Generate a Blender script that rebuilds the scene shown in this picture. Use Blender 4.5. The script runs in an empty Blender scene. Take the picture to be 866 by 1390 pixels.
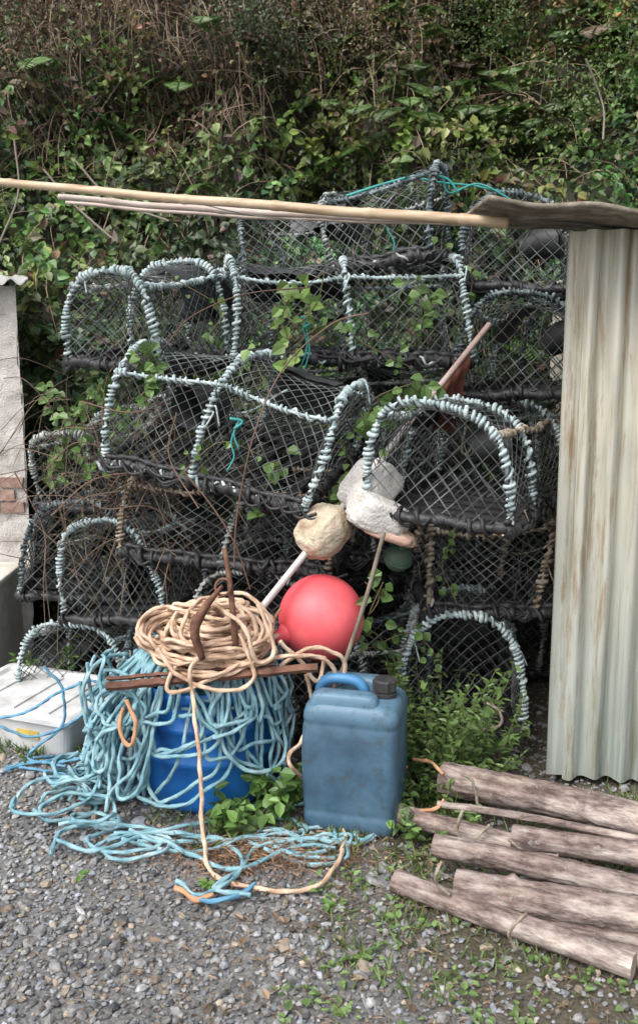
import bpy, math, random
import numpy as np
from mathutils import Matrix, Vector, Euler
rng=np.random.default_rng(7); random.seed(7)
scene=bpy.context.scene
# ---------------------------------------------------------------- camera model
CAMZ=1.5; PITCH=math.radians(9.5); FPX=1264.0
SN,CS=math.sin(PITCH),math.cos(PITCH)
def W(u,v,Y):
    """survey bearing (u,v) + measured distance Y -> world metres"""
    a=(u-433)/FPX; b=(650-v)/FPX
    k=Y/(CS+b*SN)
    return np.array([a*k, Y, CAMZ+k*(-SN+b*CS)])
def G(u,v,z=0.0):
    b=(650-v)/FPX
    t=(-SN+b*CS)/(CS+b*SN)
    return W(u,v,(z-CAMZ)/t)
# ---------------------------------------------------------------- materials
def newmat(name):
    m=bpy.data.materials.new(name); m.use_nodes=True
    nt=m.node_tree; b=nt.nodes['Principled BSDF']; return m,nt,b
def N(nt,t,**kw):
    n=nt.nodes.new(t)
    for k,v in kw.items(): setattr(n,k,v)
    return n
def ramp(nt,fac,stops):
    r=N(nt,'ShaderNodeValToRGB'); e=r.color_ramp.elements
    while len(e)<len(stops): e.new(0.5)
    for el,(p,c) in zip(e,stops):
        el.position=p; el.color=(c[0],c[1],c[2],1)
    nt.links.new(fac,r.inputs[0]); return r.outputs[0]
def noise(nt,scale,detail=5,rough=.6,vec=None,stretch=None):
    tc=N(nt,'ShaderNodeTexCoord'); o=tc.outputs['Object']
    if stretch:
        mp=N(nt,'ShaderNodeMapping'); mp.inputs['Scale'].default_value=stretch
        nt.links.new(o,mp.inputs[0]); o=mp.outputs[0]
    n=N(nt,'ShaderNodeTexNoise'); n.inputs['Scale'].default_value=scale
    n.inputs['Detail'].default_value=detail; n.inputs['Roughness'].default_value=rough
    nt.links.new(o,n.inputs['Vector']); return n.outputs['Fac']
def bump(nt,b,fac,strength,dist):
    bp=N(nt,'ShaderNodeBump'); bp.inputs['Strength'].default_value=strength; bp.inputs['Distance'].default_value=dist
    nt.links.new(fac,bp.inputs['Height']); nt.links.new(bp.outputs[0],b.inputs['Normal'])
def pm(name,stops,scale=8,rough=.7,bs=60,bstr=.4,bd=.004,stretch=None,metal=0,spec=.5,detail=5):
    m,nt,b=newmat(name)
    nt.links.new(ramp(nt,noise(nt,scale,detail,stretch=stretch),stops),b.inputs['Base Color'])
    b.inputs['Roughness'].default_value=rough; b.inputs['Metallic'].default_value=metal
    b.inputs['Specular IOR Level'].default_value=spec
    if bstr>0: bump(nt,b,noise(nt,bs,stretch=stretch),bstr,bd)
    return m
def attrmat(name,rough=.5,transl=0.0,spec=.4,nscale=0):
    m,nt,b=newmat(name)
    a=N(nt,'ShaderNodeAttribute'); a.attribute_name='Col'
    col=a.outputs['Color']
    if nscale:
        f=noise(nt,nscale,3)
        mx=N(nt,'ShaderNodeMix',data_type='RGBA',blend_type='MULTIPLY'); mx.inputs[0].default_value=1
        nt.links.new(col,mx.inputs[6]); nt.links.new(ramp(nt,f,[(.3,(.55,.55,.55)),(.7,(1.25,1.25,1.25))]),mx.inputs[7]); col=mx.outputs[2]
    nt.links.new(col,b.inputs['Base Color']); b.inputs['Roughness'].default_value=rough
    b.inputs['Specular IOR Level'].default_value=spec
    if transl>0:
        t=N(nt,'ShaderNodeBsdfTranslucent'); nt.links.new(col,t.inputs[0])
        mx=N(nt,'ShaderNodeMixShader'); mx.inputs[0].default_value=transl
        nt.links.new(b.outputs[0],mx.inputs[1]); nt.links.new(t.outputs[0],mx.inputs[2])
        nt.links.new(mx.outputs[0],nt.nodes['Material Output'].inputs['Surface'])
    return m
M_leaf=attrmat('leaf_green',.42,.22,.5)
M_stem=attrmat('stem_brown',.8)
M_peb=attrmat('pebble_stone',.75,0,.3,60)
M_soil=pm('dark_earth',[(.3,(.018,.018,.011)),(.7,(.05,.048,.03))],6,.95,20,.8,.02)
M_net=pm('net_twine',[(.32,(.025,.028,.028)),(.5,(.085,.095,.09)),(.7,(.21,.23,.22))],9,.8,bstr=0)
M_rub=pm('black_rubber_wrap',[(.3,(.010,.010,.011)),(.6,(.035,.035,.038)),(.8,(.09,.09,.09))],18,.5,90,.6,.005)
M_blkpl=pm('black_plastic',[(.3,(.018,.020,.022)),(.75,(.06,.062,.066))],10,.5,40,.2,.003)
R_teal=pm('rope_pale_teal',[(.27,(.06,.07,.065)),(.38,(.20,.26,.26)),(.50,(.40,.49,.50)),(.68,(.56,.62,.61))],24,.9,150,.8,.004,detail=7)
R_grey=pm('rope_grey_green',[(.30,(.05,.05,.045)),(.44,(.19,.21,.19)),(.55,(.35,.38,.36)),(.72,(.50,.52,.49))],24,.9,150,.8,.004,detail=7)
R_brown=pm('rope_weathered_tan',[(.32,(.05,.035,.025)),(.46,(.22,.18,.13)),(.66,(.46,.41,.34))],24,.9,150,.8,.004,detail=7)
R_dark=pm('rope_dark_blue',[(.34,(.02,.03,.035)),(.48,(.09,.12,.13)),(.68,(.34,.40,.41))],24,.9,150,.8,.004,detail=7)
R_blue=pm('rope_turquoise',[(.25,(.08,.15,.18)),(.42,(.16,.33,.39)),(.58,(.28,.46,.51)),(.78,(.50,.59,.59))],16,.85,260,.9,.003,detail=8)
R_deep=pm('rope_blue',[(.3,(.07,.19,.32)),(.6,(.14,.35,.50)),(.8,(.28,.46,.58))],9,.8,220,.6,.002)
R_peach=pm('rope_peach',[(.28,(.26,.16,.10)),(.42,(.52,.35,.24)),(.56,(.72,.53,.39)),(.8,(.82,.69,.56))],16,.9,260,.9,.003,detail=8)
R_orange=pm('rope_orange_old',[(.3,(.38,.17,.08)),(.7,(.60,.36,.21))],6,.8,220,.6,.002)
R_green=pm('twine_bright_teal',[(.3,(.02,.22,.21)),(.7,(.06,.38,.34))],8,.6,bstr=0)
# ---------------------------------------------------------------- mesh builder
class MB:
    def __init__(s): s.v=[];s.f=[];s.n=0;s.c=[];s.hasc=False
    def add(s,v,f,mat=0,col=None,smooth=True):
        v=np.asarray(v,float).reshape(-1,3)
        if not isinstance(f,list): f=[f]
        for ff in f:
            ff=np.asarray(ff,int); s.f.append((ff+s.n,mat,smooth))
        s.v.append(v); s.n+=len(v)
        if col is None: c=np.ones((len(v),3))*.5
        else:
            c=np.asarray(col,float); s.hasc=True
            if c.ndim==1: c=np.tile(c,(len(v),1))
        s.c.append(c)
    def build(s,name,mats,parent=None):
        me=bpy.data.meshes.new(name); V=np.concatenate(s.v)
        me.vertices.add(len(V)); me.vertices.foreach_set('co',V.ravel())
        nl=sum(f.size for f,_,_ in s.f); npoly=sum(len(f) for f,_,_ in s.f)
        me.loops.add(nl); me.polygons.add(npoly)
        me.loops.foreach_set('vertex_index',np.concatenate([f.ravel() for f,_,_ in s.f]).astype(np.int32))
        ls=[];o=0;mi=[];sm=[]
        for f,m,k in s.f:
            ls.append(o+np.arange(len(f))*f.shape[1]); o+=f.size
            mi.append(np.full(len(f),m)); sm.append(np.full(len(f),k))
        me.polygons.foreach_set('loop_start',np.concatenate(ls).astype(np.int32))
        me.polygons.foreach_set('material_index',np.concatenate(mi).astype(np.int32))
        me.polygons.foreach_set('use_smooth',np.concatenate(sm).astype(bool))
        if s.hasc:
            C=np.concatenate(s.c); a=me.attributes.new('Col','FLOAT_COLOR','POINT')
            a.data.foreach_set('color',np.concatenate([C,np.ones((len(C),1))],1).ravel())
        for m in mats: me.materials.append(m)
        me.update(calc_edges=True); me.validate()
        ob=bpy.data.objects.new(name,me); scene.collection.objects.link(ob)
        if parent: ob.parent=parent
        return ob
def empty(name,loc=(0,0,0)):
    e=bpy.data.objects.new(name,None); e.location=loc; e.empty_display_size=.1; scene.collection.objects.link(e); return e
def norm(a): return a/np.maximum(np.linalg.norm(a,axis=-1,keepdims=True),1e-9)
def resamp(D,step):
    s=np.concatenate([[0],np.cumsum(np.linalg.norm(np.diff(D,axis=0),axis=1))])
    n=max(3,int(s[-1]/step)+1); q=np.linspace(0,s[-1],n)
    return np.stack([np.interp(q,s,D[:,k]) for k in range(3)],1)
def spline(P,step):
    P=np.asarray(P,float); Q=np.vstack([2*P[0]-P[1],P,2*P[-1]-P[-2]]); out=[]
    t=np.linspace(0,1,17)[:-1,None]
    for i in range(1,len(Q)-2):
        a,b,c,d=Q[i-1],Q[i],Q[i+1],Q[i+2]
        out.append(.5*((2*b)+(-a+c)*t+(2*a-5*b+4*c-d)*t**2+(-a+3*b-3*c+d)*t**3))
    out.append(P[-1:]); return resamp(np.concatenate(out),step)
def frames(P):
    T=norm(np.gradient(P,axis=0)); n=len(P); A=np.zeros_like(P)
    r=np.array([0,0,1.]) if abs(T[0,2])<.9 else np.array([1.,0,0])
    a=r-T[0]*(r@T[0]); a/=np.linalg.norm(a)
    for i in range(n):
        a=a-T[i]*(a@T[i]); l=math.sqrt(a@a)
        a=a/max(l,1e-9); A[i]=a
    return T,A,np.cross(T,A)
def tube(mb,P,r,n=6,mat=0,lobes=0,amp=.22,pitch=.05,A=None,col=None,caps=False,smooth=True):
    P=np.asarray(P,float); m=len(P)
    if A is None: T,A,B=frames(P)
    else:
        T=norm(np.gradient(P,axis=0)); A=norm(A-T*np.sum(A*T,1,keepdims=True)); B=np.cross(T,A)
    s=np.concatenate([[0],np.cumsum(np.linalg.norm(np.diff(P,axis=0),axis=1))])
    th=np.linspace(0,2*np.pi,n,endpoint=False)[None,:]
    R=np.broadcast_to(np.asarray(r,float).reshape(-1,1) if np.ndim(r) else np.full((m,1),r),(m,n)).copy()
    if lobes: R*=1+amp*np.cos(lobes*th+2*np.pi*s[:,None]/pitch*1.0)
    V=P[:,None,:]+R[...,None]*(np.cos(th)[...,None]*A[:,None,:]+np.sin(th)[...,None]*B[:,None,:])
    i=np.arange(m-1)[:,None]*n; j=np.arange(n)[None,:]; j2=(j+1)%n
    F=np.stack([i+j,i+j2,i+n+j2,i+n+j],-1).reshape(-1,4)
    fs=[F]
    if caps: fs+= [np.arange(n)[::-1][None,:], (np.arange(n)+(m-1)*n)[None,:]]
    mb.add(V.reshape(-1,3),fs,mat,col,smooth)
def thin(mb,P,r,mat=0,n=3,col=None):
    P=np.asarray(P,float); T=norm(np.gradient(P,axis=0))
    A=np.cross(T,np.array([.31,.52,.8])); tube(mb,P,r,n,mat,A=A+1e-6,col=col)
def rope(mb,P,r,mat=0,step=None):
    P=resamp(P,step or r*.75); k=len(P); s=np.arange(k)*r*.75
    P=P+r*.25*np.stack([np.sin(s*47+k),np.sin(s*61+k*2),np.sin(s*53+k*3)],1)*np.minimum(1,P[:,2:3]/.02)
    tube(mb,P,r,9,mat,lobes=3,amp=.30,pitch=r*11,caps=True)
def wrap(mb,P,rin,rr,pitch,min_=0,mr=1,lump=0.3):
    """thin rope lashed round a frame bar, uneven turns"""
    P=resamp(P,.02); T,A,B=frames(P)
    tube(mb,P,rin,6,min_,A=A)
    s=np.concatenate([[0],np.cumsum(np.linalg.norm(np.diff(P,axis=0),axis=1))]); L=s[-1]
    k=int(L/pitch*8)+3; q=np.linspace(0,L,k); u=rng.uniform(0,6,6)
    ph=q/pitch*2*np.pi+ 5.0*np.sin(q*13+u[0])+3.0*np.sin(q*31+u[1])+1.2*np.sin(q*83+u[5])+u[2]
    I=lambda X:np.stack([np.interp(q,s,X[:,c]) for c in range(3)],1)
    p,a,b=I(P),I(A),I(B)
    rad=np.cos(ph)[:,None]*a+np.sin(ph)[:,None]*b
    kn=np.clip(np.sin(q*2*np.pi/.062+u[3]+2*np.sin(q*9+u[1])),0,1)**3
    off=(rin+rr*.5)*(1+lump*np.sin(q*29+u[4])+.45*kn)[:,None]
    tube(mb,p+rad*off,rr*(1+.2*np.sin(q*70)+.4*kn),6,mr,A=rad)
def box(mb,c,s,mat=0,rz=0,jit=0):
    x,y,z=[d/2 for d in s]
    V=np.array([[a*x,b*y,cc*z] for cc in(-1,1) for a,b in((-1,-1),(1,-1),(1,1),(-1,1))])
    fs=[np.array([[3,2,1,0],[4,5,6,7],[0,1,5,4],[1,2,6,5],[2,3,7,6],[3,0,4,7]])]
    if jit: V=V+rng.normal(0,jit,V.shape)
    c0,s0=math.cos(rz),math.sin(rz)
    V=np.stack([V[:,0]*c0-V[:,1]*s0,V[:,0]*s0+V[:,1]*c0,V[:,2]],1)+np.array(c)
    mb.add(V,fs,mat,smooth=False)
_g=rng.random((64,64))
def vn(x,y):
    x=np.asarray(x,float)+100; y=np.asarray(y,float)+100
    xi=np.floor(x).astype(int); yi=np.floor(y).astype(int); fx=x-xi; fy=y-yi
    fx=fx*fx*(3-2*fx); fy=fy*fy*(3-2*fy)
    g=lambda a,b:_g[a%64,b%64]
    return (g(xi,yi)*(1-fx)+g(xi+1,yi)*fx)*(1-fy)+(g(xi,yi+1)*(1-fx)+g(xi+1,yi+1)*fx)*fy
def leaves(mb,pos,d,nrm,size,col,wid=.38,fold=.25,mat=0,droop=.15):
    pos=np.asarray(pos);n=len(pos); d=norm(d); side=norm(np.cross(d,nrm)); up=np.cross(side,d)
    size=np.broadcast_to(size,(n,))[:,None]; wid=np.broadcast_to(wid,(n,))[:,None]
    P=[pos,
       pos+size*(.28*d+side*wid*.95+up*fold*wid),
       pos+size*(.66*d+side*wid*.72+up*(fold*wid-droop*.4)),
       pos+size*(d-up*droop),
       pos+size*(.66*d-side*wid*.72+up*(fold*wid-droop*.4)),
       pos+size*(.28*d-side*wid*.95+up*fold*wid)]
    V=np.stack(P,1).reshape(-1,3); b=np.arange(n)[:,None]*6
    F=np.concatenate([b+np.array([[0,1,2,3]]),b+np.array([[0,3,4,5]])])
    mb.add(V,F,mat,np.repeat(np.asarray(col),6,axis=0),smooth=False)
def rv(n): return norm(rng.normal(size=(n,3)))
# ---------------------------------------------------------------- world + light
w=bpy.data.worlds.new('World'); scene.world=w; w.use_nodes=True
nt=w.node_tree; bg=nt.nodes['Background']; sky=nt.nodes.new('ShaderNodeTexSky')
sky.sky_type='NISHITA'; sky.sun_disc=False; sky.sun_elevation=math.radians(52); sky.sun_rotation=math.radians(222)
sky.dust_density=5; sky.air_density=1.0; sky.ozone_density=1
hs=nt.nodes.new('ShaderNodeHueSaturation'); hs.inputs['Saturation'].default_value=.4; hs.inputs['Value'].default_value=1.8
nt.links.new(sky.outputs[0],hs.inputs['Color']); nt.links.new(hs.outputs[0],bg.inputs[0]); bg.inputs[1].default_value=.15
sl=bpy.data.lights.new('sun','SUN'); sl.energy=1.35; sl.angle=math.radians(30); sl.color=(1,.975,.95)
so=bpy.data.objects.new('sun',sl); scene.collection.objects.link(so)
so.rotation_euler=Vector((-.52,-.55,.95)).to_track_quat('Z','Y').to_euler()
scene.view_settings.view_transform='Standard'; scene.view_settings.look='None'; scene.view_settings.exposure=0
# ---------------------------------------------------------------- ground
m,nt,b=newmat('gravel_ground')
f1=noise(nt,90,6,.7); f2=noise(nt,2.2,5,.6)
g1=ramp(nt,f1,[(.3,(.07,.07,.07)),(.5,(.19,.19,.185)),(.72,(.34,.34,.33))])
g2=ramp(nt,f1,[(.3,(.05,.045,.03)),(.55,(.12,.105,.075)),(.75,(.22,.20,.15))])
tc=N(nt,'ShaderNodeTexCoord'); sp=N(nt,'ShaderNodeSeparateXYZ'); nt.links.new(tc.outputs['Object'],sp.inputs[0])
ma=N(nt,'ShaderNodeMath',operation='MULTIPLY_ADD'); nt.links.new(sp.outputs[0],ma.inputs[0]); ma.inputs[1].default_value=.55
nt.links.new(f2,ma.inputs[2])
ad=N(nt,'ShaderNodeMath',operation='MULTIPLY_ADD'); nt.links.new(sp.outputs[1],ad.inputs[0]); ad.inputs[1].default_value=.16; nt.links.new(ma.outputs[0],ad.inputs[2])
rr=ramp(nt,ad.outputs[0],[(.85,(0,0,0)),(1,(1,1,1))])
mx=N(nt,'ShaderNodeMix',data_type='RGBA'); nt.links.new(rr,mx.inputs[0]); nt.links.new(g1,mx.inputs[6]); nt.links.new(g2,mx.inputs[7])
nt.links.new(mx.outputs[2],b.inputs['Base Color']); b.inputs['Roughness'].default_value=.95
bump(nt,b,f1,.9,.012); M_ground=m
gx=np.concatenate([[-120,-40,-12],np.linspace(-4,4,81),[12,40,120]]); gy=np.concatenate([[-120,-40,-8],np.linspace(0,5.5,56),[14,40,160]])
X,Y=np.meshgrid(gx,gy)
near=(np.abs(X)<3.8)&(Y>.2)&(Y<5.3)
Z=np.where(near,(vn(X*2.2,Y*2.2)-.5)*.02-.006,-.006)
nx,ny=len(gx),len(gy); i=(np.arange(ny-1)[:,None]*nx+np.arange(nx-1)[None,:]).ravel()
mb=MB(); mb.add(np.stack([X,Y,Z],-1).reshape(-1,3),np.stack([i,i+1,i+nx+1,i+nx],1)); mb.build('ground',[M_ground])
phi=(1+5**.5)/2
ico=norm(np.array([[-1,phi,0],[1,phi,0],[-1,-phi,0],[1,-phi,0],[0,-1,phi],[0,1,phi],[0,-1,-phi],[0,1,-phi],[phi,0,-1],[phi,0,1],[-phi,0,-1],[-phi,0,1]]))
icf=np.array([[0,11,5],[0,5,1],[0,1,7],[0,7,10],[0,10,11],[1,5,9],[5,11,4],[11,10,2],[10,7,6],[7,1,8],[3,9,4],[3,4,2],[3,2,6],[3,6,8],[3,8,9],[4,9,5],[2,4,11],[6,2,10],[8,6,7],[9,8,1]])
n=50000; x=rng.uniform(-2.0,1.6,n); y=1.35+2.7*rng.random(n)**1.25
soil=vn(x*2.3,y*2.3)*.5+x*.45+y*.12
keep=rng.random(n)>np.clip((soil-.55)*1.5,0,.72); x,y=x[keep],y[keep]; n=len(x)
sz=rng.lognormal(math.log(.0060),.40,n)
S=sz[:,None]*np.stack([rng.uniform(.8,1.4,n),rng.uniform(.7,1.1,n),rng.uniform(.4,.75,n)],1)
V=ico[None]*(1+rng.normal(0,.13,(n,12,1)))*S[:,None,:]
a=rng.uniform(0,6.28,n); ca,sa=np.cos(a)[:,None],np.sin(a)[:,None]
V=np.stack([V[...,0]*ca-V[...,1]*sa,V[...,0]*sa+V[...,1]*ca,V[...,2]+.25*V[...,0]*rng.normal(size=(n,1))],-1)+np.stack([x,y,(vn(x*2.2,y*2.2)-.5)*.02-.004+S[:,2]*.4],1)[:,None,:]
base=np.clip(rng.normal(.23,.075,n),.07,.55)[:,None]*np.array([[1.0,1,1.0]])
base*=(.85+.3*vn(x*3,y*3))[:,None]
tint=rng.random(n); base[tint<.12]*=np.array([1.2,1.0,.78]); base[tint>.85]*=np.array([.9,.97,1.08])
mb=MB(); mb.add(V.reshape(-1,3),(np.arange(n)[:,None,None]*12+icf[None]).reshape(-1,3),0,np.repeat(base,12,0),smooth=False)
mb.build('gravel',[M_peb])
# ---------------------------------------------------------------- hillside
def hillY(x,z): return 4.6+.56*z+.85*(vn(x*.9,z*.9)-.5)+.6*(vn(x*1.9+9,z*1.9)-.5)+.18*(vn(x*5,z*5)-.5)
gx=np.linspace(-14,14,140); gz=np.linspace(-.3,7,60)
X,Zz=np.meshgrid(gx,gz); Yh=hillY(X,Zz)
top=np.stack([X[-1],Yh[-1]+30,Zz[-1]+9],-1)
V=np.concatenate([np.stack([X,Yh,Zz],-1).reshape(-1,3),top]); nx=140; ny=61
i=(np.arange(ny-1)[:,None]*nx+np.arange(nx-1)[None,:]).ravel()
mb=MB(); mb.add(V,np.stack([i,i+1,i+nx+1,i+nx],1)); mb.build('hillside',[M_soil])
def hp(x,z,off): 
    return np.stack([x,hillY(x,z)-off*.86,z+off*.5],-1)
def brownness(x,z):
    br=np.clip((z-2.5)*1.1,0,1)*np.clip(.85-x*.40,0.15,1)*.98+.07
    return np.clip(br*(.15+1.6*vn(x*1.6+30,z*1.6+5)),0,.9)
def hillcol(x,z,n):
    g=vn(x*1.5+3,z*1.5)
    c=np.array([[.084,.140,.045]])*(.38+1.3*g)[:,None]
    c=c*(1+(vn(x*1.1+50,z*1.1)-.5)[:,None]*np.array([[.7,.1,-.3]]))
    k=rng.random(n)
    c=np.where((k<.22)[:,None],c*np.array([[1.6,1.4,1.4]]),c)
    c=np.where((k>.80)[:,None],c*np.array([[.5,.55,.8]]),c)
    q=rng.random(n)<brownness(x,z)
    c[q]=np.array([.145,.105,.065])*rng.uniform(.4,1.5,(q.sum(),1))
    rt=np.clip((x-.4)*.8,0,1)*np.clip((z-1.8),0,1)
    c=c*(1+rt[:,None]*np.array([[.6,.5,.1]]))
    return c*rng.uniform(.65,1.35,(n,1))
mb=MB(); NC,K=2100,13
x0=rng.uniform(-3.5,3.6,NC); z0=rng.uniform(.6,5.0,NC)
kp=vn(x0*1.4+70,z0*1.4)+.55*(z0<2.6)>rng.uniform(.18,.42,NC); x0,z0=x0[kp],z0[kp]; NC=len(x0)
ang=rng.normal(-1.4,.9,NC); L=rng.uniform(.35,1.0,NC); hh=rng.uniform(.05,.34,NC)
s=np.linspace(0,1,K)[None,:]
cx=x0[:,None]+np.cos(ang)[:,None]*L[:,None]*s; cz=z0[:,None]+np.sin(ang)[:,None]*L[:,None]*s*.85
off=.06+hh[:,None]*np.sin(np.pi*(.15+.8*s))
CP=hp(cx,cz,off); T=norm(np.gradient(CP,axis=1))
csz=np.repeat(rng.uniform(.6,1.25,NC),K)*np.clip(1.1-.45*np.clip(brownness(cx.ravel(),cz.ravel())*1.6,0,1),.5,1.1)
ctint=np.repeat(rng.uniform(.55,1.4,(NC,1)),K,0)*np.repeat(1+rng.normal(0,.13,(NC,3)),K,0)
pos=CP.reshape(-1,3); TT=T.reshape(-1,3)
for k in range(3):
    n=len(pos)
    d=norm(TT*.6+rv(n)*.9+np.array([0,-.25,-.15])); nr=norm(rv(n)*.7+np.array([0,-.6,.85]))
    sz=rng.uniform(.036,.070,n)*csz; leaves(mb,pos+rv(n)*.018,d,nr,sz,hillcol(pos[:,0],pos[:,2],n)*ctint,wid=rng.uniform(.32,.46,n))
n=26000; x=rng.uniform(-3.6,3.6,n); z=.3+4.8*rng.random(n); pos=hp(x,z,rng.uniform(0,.16,n))
leaves(mb,pos,rv(n)+np.array([0,-.4,-.2]),norm(rv(n)*.8+np.array([0,-.5,.8])),rng.uniform(.02,.05,n),hillcol(x,z,n)*.7,wid=.4)
for (cx_,cz_,r_,c_) in [(.35,3.15,.5,(.15,.125,.06)),(.0,3.35,.4,(.13,.11,.055)),(2.0,3.5,.6,(.18,.16,.06)),(-1.0,3.5,.6,(.11,.095,.045)),(-1.7,3.3,.5,(.12,.09,.055)),(.9,3.5,.45,(.06,.09,.03)),(1.6,2.6,.5,(.13,.19,.055)),(2.2,2.2,.45,(.14,.20,.055)),(1.9,2.9,.5,(.12,.18,.055)),(-1.9,2.9,.5,(.05,.09,.03)),(-.4,3.1,.35,(.06,.085,.035)),(1.3,3.3,.4,(.10,.16,.045))]:
    n=2600; q=rv(n)*(rng.random((n,1))**.5)*r_; q[:,2]*=.7; q*= (1+.6*np.sin(q[:,[1,2,0]]*19))
    base_=hp(np.array([cx_]),np.array([cz_]),.20)[0]; pos=base_+q
    leaves(mb,pos,rv(n)+np.array([0,-.2,.3]),rv(n)+np.array([0,-.4,.8]),rng.uniform(.012,.034,n),np.array(c_)*rng.uniform(.3,1.6,(n,1)),wid=.3)
def fern(mb,p,d0,L,col):
    k=26; s=np.linspace(0,1,k); up=np.array([0,0,1.])
    P=p+np.outer(s*L,d0)+np.outer(-(s**2)*L*.75,up)
    T=norm(np.gradient(P,axis=0)); side=norm(np.cross(T,up)); nn=np.cross(side,T)
    for sg in(-1,1):
        leaves(mb,P[2:],side[2:]*sg+T[2:]*.35,nn[2:]+rv(k-2)*.2,L*.30*np.sin(np.pi*(.12+.86*s[2:]))**.8,np.tile(col,(k-2,1))*rng.uniform(.7,1.3,(k-2,1)),wid=.12,fold=.1)
for i_ in range(300):
    if i_<230: x_=rng.uniform(.3,3.0); z_=rng.uniform(2.5,4.4)
    else: x_=rng.uniform(-3,3); z_=rng.uniform(1.2,4.4)
    p=hp(np.array([x_]),np.array([z_]),.16)[0]; a_=rng.uniform(-2.7,-.45)
    col=np.array([.12,.205,.06])*rng.uniform(.5,1.25) if rng.random()<.85 else np.array([.15,.11,.06])*rng.uniform(.6,1.1)
    fern(mb,p,norm(np.array([math.cos(a_),math.sin(a_)*.8,rng.uniform(.5,1.3)])),rng.uniform(.22,.45),col)
mb.build('hillside_foliage',[M_leaf])
mb=MB()
for i_ in range(0,NC,4): thin(mb,CP[i_],.003,0,3,np.array([.11,.07,.045])*rng.uniform(.5,1.6))
for i_ in range(3600):
    if i_<2900: x_=rng.normal(-1.3,1.2); z_=rng.uniform(2.4,4.8)
    else: x_=rng.uniform(-3,3); z_=rng.uniform(1.5,4.6)
    if i_<2900 and rng.random()>brownness(x_,z_)*1.6: continue
    a_=rng.normal(-1.5,.7); l_=rng.uniform(.15,.6); s_=np.linspace(0,1,7)
    P=hp(x_+np.cos(a_)*l_*s_,z_+np.sin(a_)*l_*s_,.12+rng.uniform(.03,.24)*np.sin(np.pi*s_*.8))
    thin(mb,P,rng.uniform(.0010,.0032),0,3,np.array([.32,.24,.17])*rng.uniform(.3,1.4))
for (u1,v1,u2,v2) in [(795,80,818,190),(20,190,0,330),(60,230,160,330),(100,215,230,300)]:
    P=spline([W(u1,v1,5.3),(W(u1,v1,5.3)+W(u2,v2,5.2))/2+rng.normal(0,.05,3),W(u2,v2,5.1)],.05); thin(mb,P,.006,0,5,np.array([.20,.17,.14]))
mb.build('bramble_stems',[M_stem])
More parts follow.
